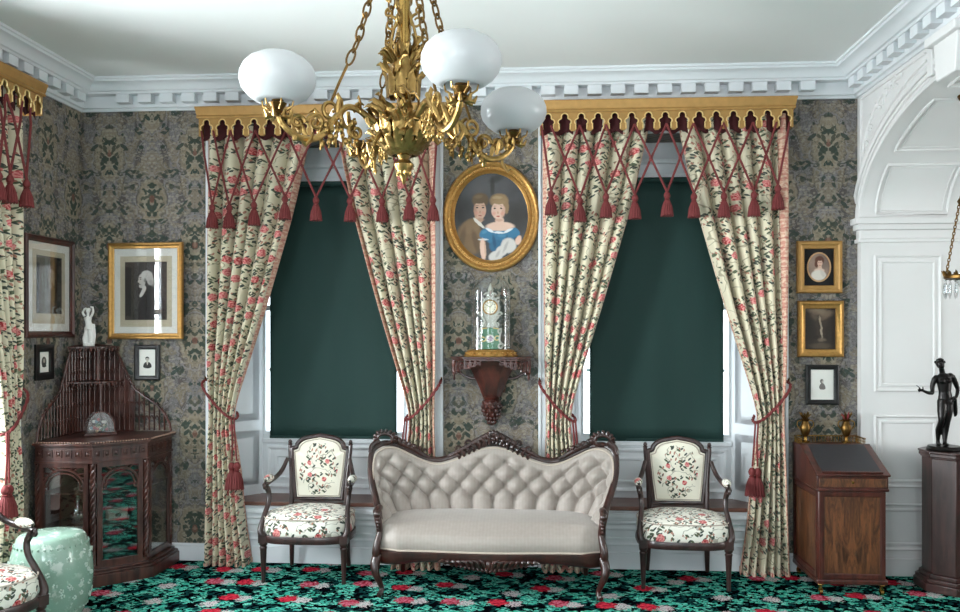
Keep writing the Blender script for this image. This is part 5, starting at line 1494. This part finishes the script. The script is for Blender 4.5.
for k in range(46):
    t = rnd.uniform(0, 1.7); a = rnd.uniform(0, 2 * PI)
    p = Vector((.031 * math.sin(t) * math.cos(a), .035 * math.sin(t) * math.sin(a), .030 * math.cos(t)))
    if p.y < -.012 and p.z < .012: continue
    hr.ball(Vector((-.027, -.004, .526)) + p * .86, .0058, 6, 4)
ho = obj('curled_hair', hr, BRONZE, bz_); ho['kind'] = 'stuff'
dr_ = MB().tube(catmull([(.050, -.016, .318), (.066, .012, .30), (.078, .026, .22), (.072, .028, .20)], 6), [.010, .014, .012, .004], 10)
obj('drapery', dr_, BRONZE, bz_)

# ================================================================ hanging prism lamp in the arch
lampx, lampy, lampz = 2.285, -.9, 1.835
lm = thing('hanging_lamp', 'brass hanging lamp with crystal drops and chains in the archway', 'lamp', (lampx, lampy, lampz))
obj('crown_ring', MB().lathe([(.086, 0), (.094, .004), (.094, .018), (.088, .024), (.080, .018), (.080, .004), (.086, 0)], n=36), DARKBR, lm)
for k in range(16):
    a = 2 * PI * k / 16
    obj('crown_leaf', MB().tube([(.088 * math.cos(a), .088 * math.sin(a), .02), (.094 * math.cos(a), .094 * math.sin(a), .036), (.104 * math.cos(a), .104 * math.sin(a), .046)], [.008, .007, .002], 6), DARKBR, lm)
    p = obj('crystal_drop', MB().lathe([(.0, 0), (.006, -.006), (.0, -.014), (.007, -.030), (.009, -.075), (.0, -.108)], (.088 * math.cos(a), .088 * math.sin(a), .0), 6), CRYST, lm)
    for f in p.data.polygons: f.use_smooth = False
obj('cup', MB().lathe([(.0, -.05), (.01, -.048), (.03, -.03), (.05, .0), (.052, .03), (.046, .03), (.044, .0), (.02, -.03)], n=24), GLASS, lm)
obj('hub', MB().lathe([(.0, .39), (.02, .40), (.03, .42), (.018, .44), (.01, .47), (.0, .48)], n=16), DARKBR, lm)
def chain(par, A, B_, n, r, mat, nm='chain'):
    A, B_ = Vector(A), Vector(B_); d = (B_ - A); L = d.length / n; m = MB(); dn = d.normalized()
    u = dn.orthogonal().normalized(); v = dn.cross(u)
    for k in range(n):
        c = A + d * ((k + .5) / n); w = u if k % 2 else v
        m.tube([c + dn * (L * .66 * math.cos(t)) + w * (L * .34 * math.sin(t)) for t in [2 * PI * i / 10 for i in range(10)]], r, 5, closed=True)
    return obj(nm, m, mat, par)
for k in range(3):
    a = R(176 + 120 * k); chain(lm, (.086 * math.cos(a), .086 * math.sin(a), .024), (.018 * math.cos(a), .018 * math.sin(a), .415), 22, .0028, DARKBR)
ztop = AZ + AR * math.sqrt(max(0, 1 - ((lampy - AC) / AH) ** 2)) - lampz
chain(lm, (0, 0, .475), (0, 0, ztop), 26, .003, DARKBR)
obj('ceiling_cup', MB().lathe([(.004, ztop - .03), (.02, ztop - .022), (.035, ztop + .01)], n=16), DARKBR, lm)

# ================================================================ chandelier
CHX, CHY = -.533, -2.31
chd = thing('chandelier', 'gilt four branch chandelier with frosted glass globes', 'chandelier', (CHX, CHY, 0))
obj('stem', MB().lathe([(.030, 2.56), (.034, 2.58), (.026, 2.60), (.026, 2.72), (.030, 2.74), (.026, 2.76), (.026, 2.96), (.034, 2.97), (.026, 2.985), (.022, 3.12), (.03, 3.14), (.05, 3.18), (.075, 3.22), (.08, 3.24)], n=20), BRASS, chd)
obj('body', MB().lathe([(.03, 2.25), (.06, 2.27), (.085, 2.30), (.105, 2.34), (.11, 2.38), (.085, 2.41), (.05, 2.425), (.03, 2.44), (.028, 2.47), (.045, 2.49), (.06, 2.53), (.05, 2.58), (.03, 2.60)], n=24), BRASS, chd)
def acanthus(m, a, r0, z0, r1, z1, curl, w=.022, th=.007):
    # a leaf rising (or falling) along the body with a curled tip
    P = []; n = 7
    for i in range(n + 1):
        t = i / n; r = r0 + (r1 - r0) * t + curl * max(0, t - .55) ** 2 * 4; z = z0 + (z1 - z0) * (t - .35 * max(0, t - .75))
        P.append(Vector((r * math.cos(a), r * math.sin(a), z)))
    s = Vector((-math.sin(a), math.cos(a), 0)); vs = []; fs = []
    for i, p in enumerate(P):
        t = i / n; ww = w * (math.sin(PI * min(1, t * .8 + .2)) ** .7) * (1 + .25 * math.sin(i * 3.1))
        o = Vector((math.cos(a), math.sin(a), 0))
        vs += [p - s * ww - o * th * .4, p + o * th, p + s * ww - o * th * .4, p - o * th * .9]
    for i in range(n):
        for k in range(4): fs.append((i*4+k, i*4+(k+1) % 4, (i+1)*4+(k+1) % 4, (i+1)*4+k))
    fs += [(3, 2, 1, 0), (n*4, n*4+1, n*4+2, n*4+3)]
    m.add(vs, fs)
for tier, (cnt, r0, z0, r1, z1, cu, w) in enumerate(((12, .105, 2.31, .135, 2.41, .03, .026), (10, .10, 2.37, .12, 2.44, .035, .024), (14, .068, 2.262, .128, 2.345, .012, .020), (12, .05, 2.25, .10, 2.30, .014, .018),
        (9, .062, 2.48, .070, 2.59, .012, .022), (8, .064, 2.54, .036, 2.67, .016, .020), (7, .03, 2.62, .036, 2.71, .02, .015), (8, .10, 2.40, .105, 2.31, .05, .02))):
    for k in range(cnt):
        m = MB(); acanthus(m, 2 * PI * (k + .5 * (tier % 2)) / cnt + .3 * tier, r0, z0, r1, z1, cu, w)
        obj('acanthus_leaf', m, ORMOLU, chd, auto=60)
rnd = random.Random(21)
for q in range(110):     # small curled foliage crowding the body and the bulb of the stem
    a = rnd.uniform(0, 2 * PI); lowb = q < 70
    z = rnd.uniform(2.33, 2.45) if lowb else rnd.uniform(2.52, 2.68)
    r = (.088 + .035 * math.sin((z - 2.30) / .16 * PI)) if lowb else (.05 + .02 * math.sin((z - 2.5) / .2 * PI))
    L = rnd.uniform(.03, .055); da = rnd.uniform(-.35, .35); up = rnd.choice((1, 1, -1)) if lowb else 1
    f = lambda rr, zz, aa: (rr * math.cos(aa), rr * math.sin(aa), zz)
    m = MB().tube([f(r - .015, z - up * .008, a), f(r + .012, z + up * L * .5, a + da * .4), f(r + .026, z + up * L * .9, a + da), f(r + .04, z + up * L * .7, a + da * 1.4)], [.007, .011, .009, .002], 6, flat=.5)
    obj('foliage_curl', m, ORMOLU, chd)
pn = MB().lathe([(.0, 2.135), (.006, 2.14), (.010, 2.155), (.020, 2.175), (.036, 2.20), (.040, 2.215), (.028, 2.228), (.018, 2.235), (.026, 2.248), (.03, 2.26)], n=20)
fin = obj('pendant', pn, ORMOLU, chd)
for k in range(10):
    m = MB(); acanthus(m, 2 * PI * k / 10, .030, 2.222, .022, 2.165, .004, .010, .004); obj('pendant_leaf', m, ORMOLU, fin, auto=60)
# scroll brackets up the stem
for k in range(4):
    a = R(32 + 45 + 90 * k); m = MB()
    for z0, sg in ((2.66, 1), (2.78, -1), (2.90, 1), (3.02, -1)):
        for c, r, s0 in ((.055, .030, 1), (.062, .018, -1)):
            pts = scroll((c, 0, z0 + (.045 if s0 < 0 else 0)), r, r * .3, R(-90 * sg), R(-90 * sg + 420 * s0), 14)
            m.tube([(x * math.cos(a), x * math.sin(a), z) for x, _, z in pts], [.0065, .004], 6)
    m.tube([((.034 + .02 * math.sin(i * .9)) * math.cos(a), (.034 + .02 * math.sin(i * .9)) * math.sin(a), 2.62 + .046 * i) for i in range(12)], .006, 6)
    obj('stem_scroll', m, ORMOLU, chd)
RA = .505; SHZ = 2.42
GLOBE = [(.058, 2.430), (.062, 2.424), (.085, 2.428), (.112, 2.45), (.132, 2.478), (.1405, 2.508), (.139, 2.538), (.126, 2.570), (.104, 2.594), (.078, 2.606), (.074, 2.612)]
GLOBE = [(r, 2.42 + (z - 2.42) * .92) for r, z in GLOBE]
rnd = random.Random(11)
for k in range(4):
    a = R(32 + 90 * k); ca_, sa_ = math.cos(a), math.sin(a)
    W = lambda r, z, t=0.0: (r * ca_ - t * sa_, r * sa_ + t * ca_, z)
    arm = MB().tube([W(r, z) for r, _, z in [tuple(p) for p in catmull([(.09, 0, 2.36), (.15, 0, 2.385), (.19, 0, 2.41), (.235, 0, 2.415), (.262, 0, 2.385), (.25, 0, 2.345), (.235, 0, 2.335)], 7)]], [.013, .014, .013, .012, .010, .007], 8)
    arm.tube([W(p.x, p.z) for p in catmull([(.255, 0, 2.40), (.29, 0, 2.36), (.335, 0, 2.30), (.385, 0, 2.275), (.44, 0, 2.285), (.485, 0, 2.32), (.505, 0, 2.36)], 7)], [.012, .014, .014, .013, .012, .012], 8)
    ao = obj('arm', arm, ORMOLU, chd)
    sc_ = MB()
    for c, z, r, s0, st0 in ((.30, 2.40, .045, 1, 180), (.20, 2.325, .035, -1, 90), (.36, 2.34, .035, 1, 0), (.43, 2.335, .028, -1, 180)):
        sc_.tube([W(x, zz) for x, _, zz in scroll((c, 0, z), r, r * .25, R(st0), R(st0 + s0 * 430), 18)], [.010, .006], 7)
    obj('arm_scroll', sc_, ORMOLU, ao)
    for q in range(15):
        t = q / 14; r = .16 + .33 * t; m = MB(); z = lerp_tab([(.16, 2.40), (.25, 2.40), (.33, 2.32), (.40, 2.285), (.49, 2.33)], r)
        L = rnd.uniform(.035, .07); dr = rnd.uniform(-.02, .03); dt = rnd.uniform(-.025, .025); up = 1 if q % 3 else -1
        m.tube([W(r, z, dt * .3), W(r + dr * .6, z + up * L * .6, dt), W(r + dr * 1.6, z + up * L, dt * 1.5), W(r + dr * 2.4, z + up * L * .8, dt * 1.8)], [.007, .011, .008, .002], 6, flat=.55)
        obj('arm_leaf', m, ORMOLU, ao)
    # drooping vine foliage on the arm
    for q in range(6):
        m = MB(); r = .20 + .028 * q; z = 2.36 - .006 * q; t0 = rnd.uniform(-.02, .02)
        for j in range(4): m.ball(W(r + rnd.uniform(-.012, .012), z - .022 * j, t0 + rnd.uniform(-.008, .008)), (.010, .010, .016), 6, 4)
        m.tube([W(r, z + .02, t0), W(r, z - .09, t0)], [.006, .003], 5)
        obj('vine_drop', m, ORMOLU, ao)
    bx_, by_ = RA * ca_, RA * sa_
    bo = obj('burner', MB().lathe([(.012, 2.345), (.03, 2.352), (.034, 2.36), (.018, 2.372), (.028, 2.385), (.034, 2.395), (.022, 2.402), (.022, 2.465), (.018, 2.47), (.0, 2.47)], (bx_, by_, 0), 16), DARKBR, chd)
    m = MB()
    for q in range(6):
        b = 2 * PI * q / 6; m.tube([(bx_ + .03 * math.cos(b), by_ + .03 * math.sin(b), 2.37), (bx_ + .055 * math.cos(b), by_ + .055 * math.sin(b), 2.385), (bx_ + .062 * math.cos(b), by_ + .062 * math.sin(b), 2.418)], [.005, .004, .003], 5)
    m.tube([(bx_ + .062 * math.cos(2*PI*i/24), by_ + .062 * math.sin(2*PI*i/24), 2.417) for i in range(24)], .004, 5, closed=True)
    for q in range(8):
        b = 2 * PI * q / 8; m.tube([(bx_ + .02 * math.cos(b), by_ + .02 * math.sin(b), 2.35), (bx_ + .045 * math.cos(b), by_ + .045 * math.sin(b), 2.345), (bx_ + .055 * math.cos(b), by_ + .055 * math.sin(b), 2.365)], [.008, .009, .003], 6)
    obj('gallery', m, ORMOLU, bo)
    gl = obj('globe', MB().lathe(GLOBE, (bx_, by_, -.022), 40), FROST, chd, auto=0)
    gl.modifiers.new('thick', 'SOLIDIFY').thickness = .003
    # suspension chain from the arm to the stem head
    m = MB(); P = [Vector(W(.30, 2.425)), Vector(W(.27, 2.50)), Vector(W(.20, 2.66)), Vector(W(.15, 2.82)), Vector(W(.10, 2.98)), Vector(W(.05, 3.10))]
    C = catmull(P, 10)
    m.tube(C[:16], .006, 6)
    for i in range(16, len(C) - 2, 3):
        c = (C[i] + C[i+2]) / 2; d = (C[i+2] - C[i]).normalized(); u = d.orthogonal().normalized(); v = d.cross(u); w = u if (i // 3) % 2 else v
        m.tube([c + d * (.034 * math.cos(t)) + w * (.015 * math.sin(t)) for t in [2 * PI * j / 12 for j in range(12)]], .0045, 5, closed=True)
        m.ball(c + d * .034, .008, 6, 4)
    obj('suspension_chain', m, DARKBR, ao)
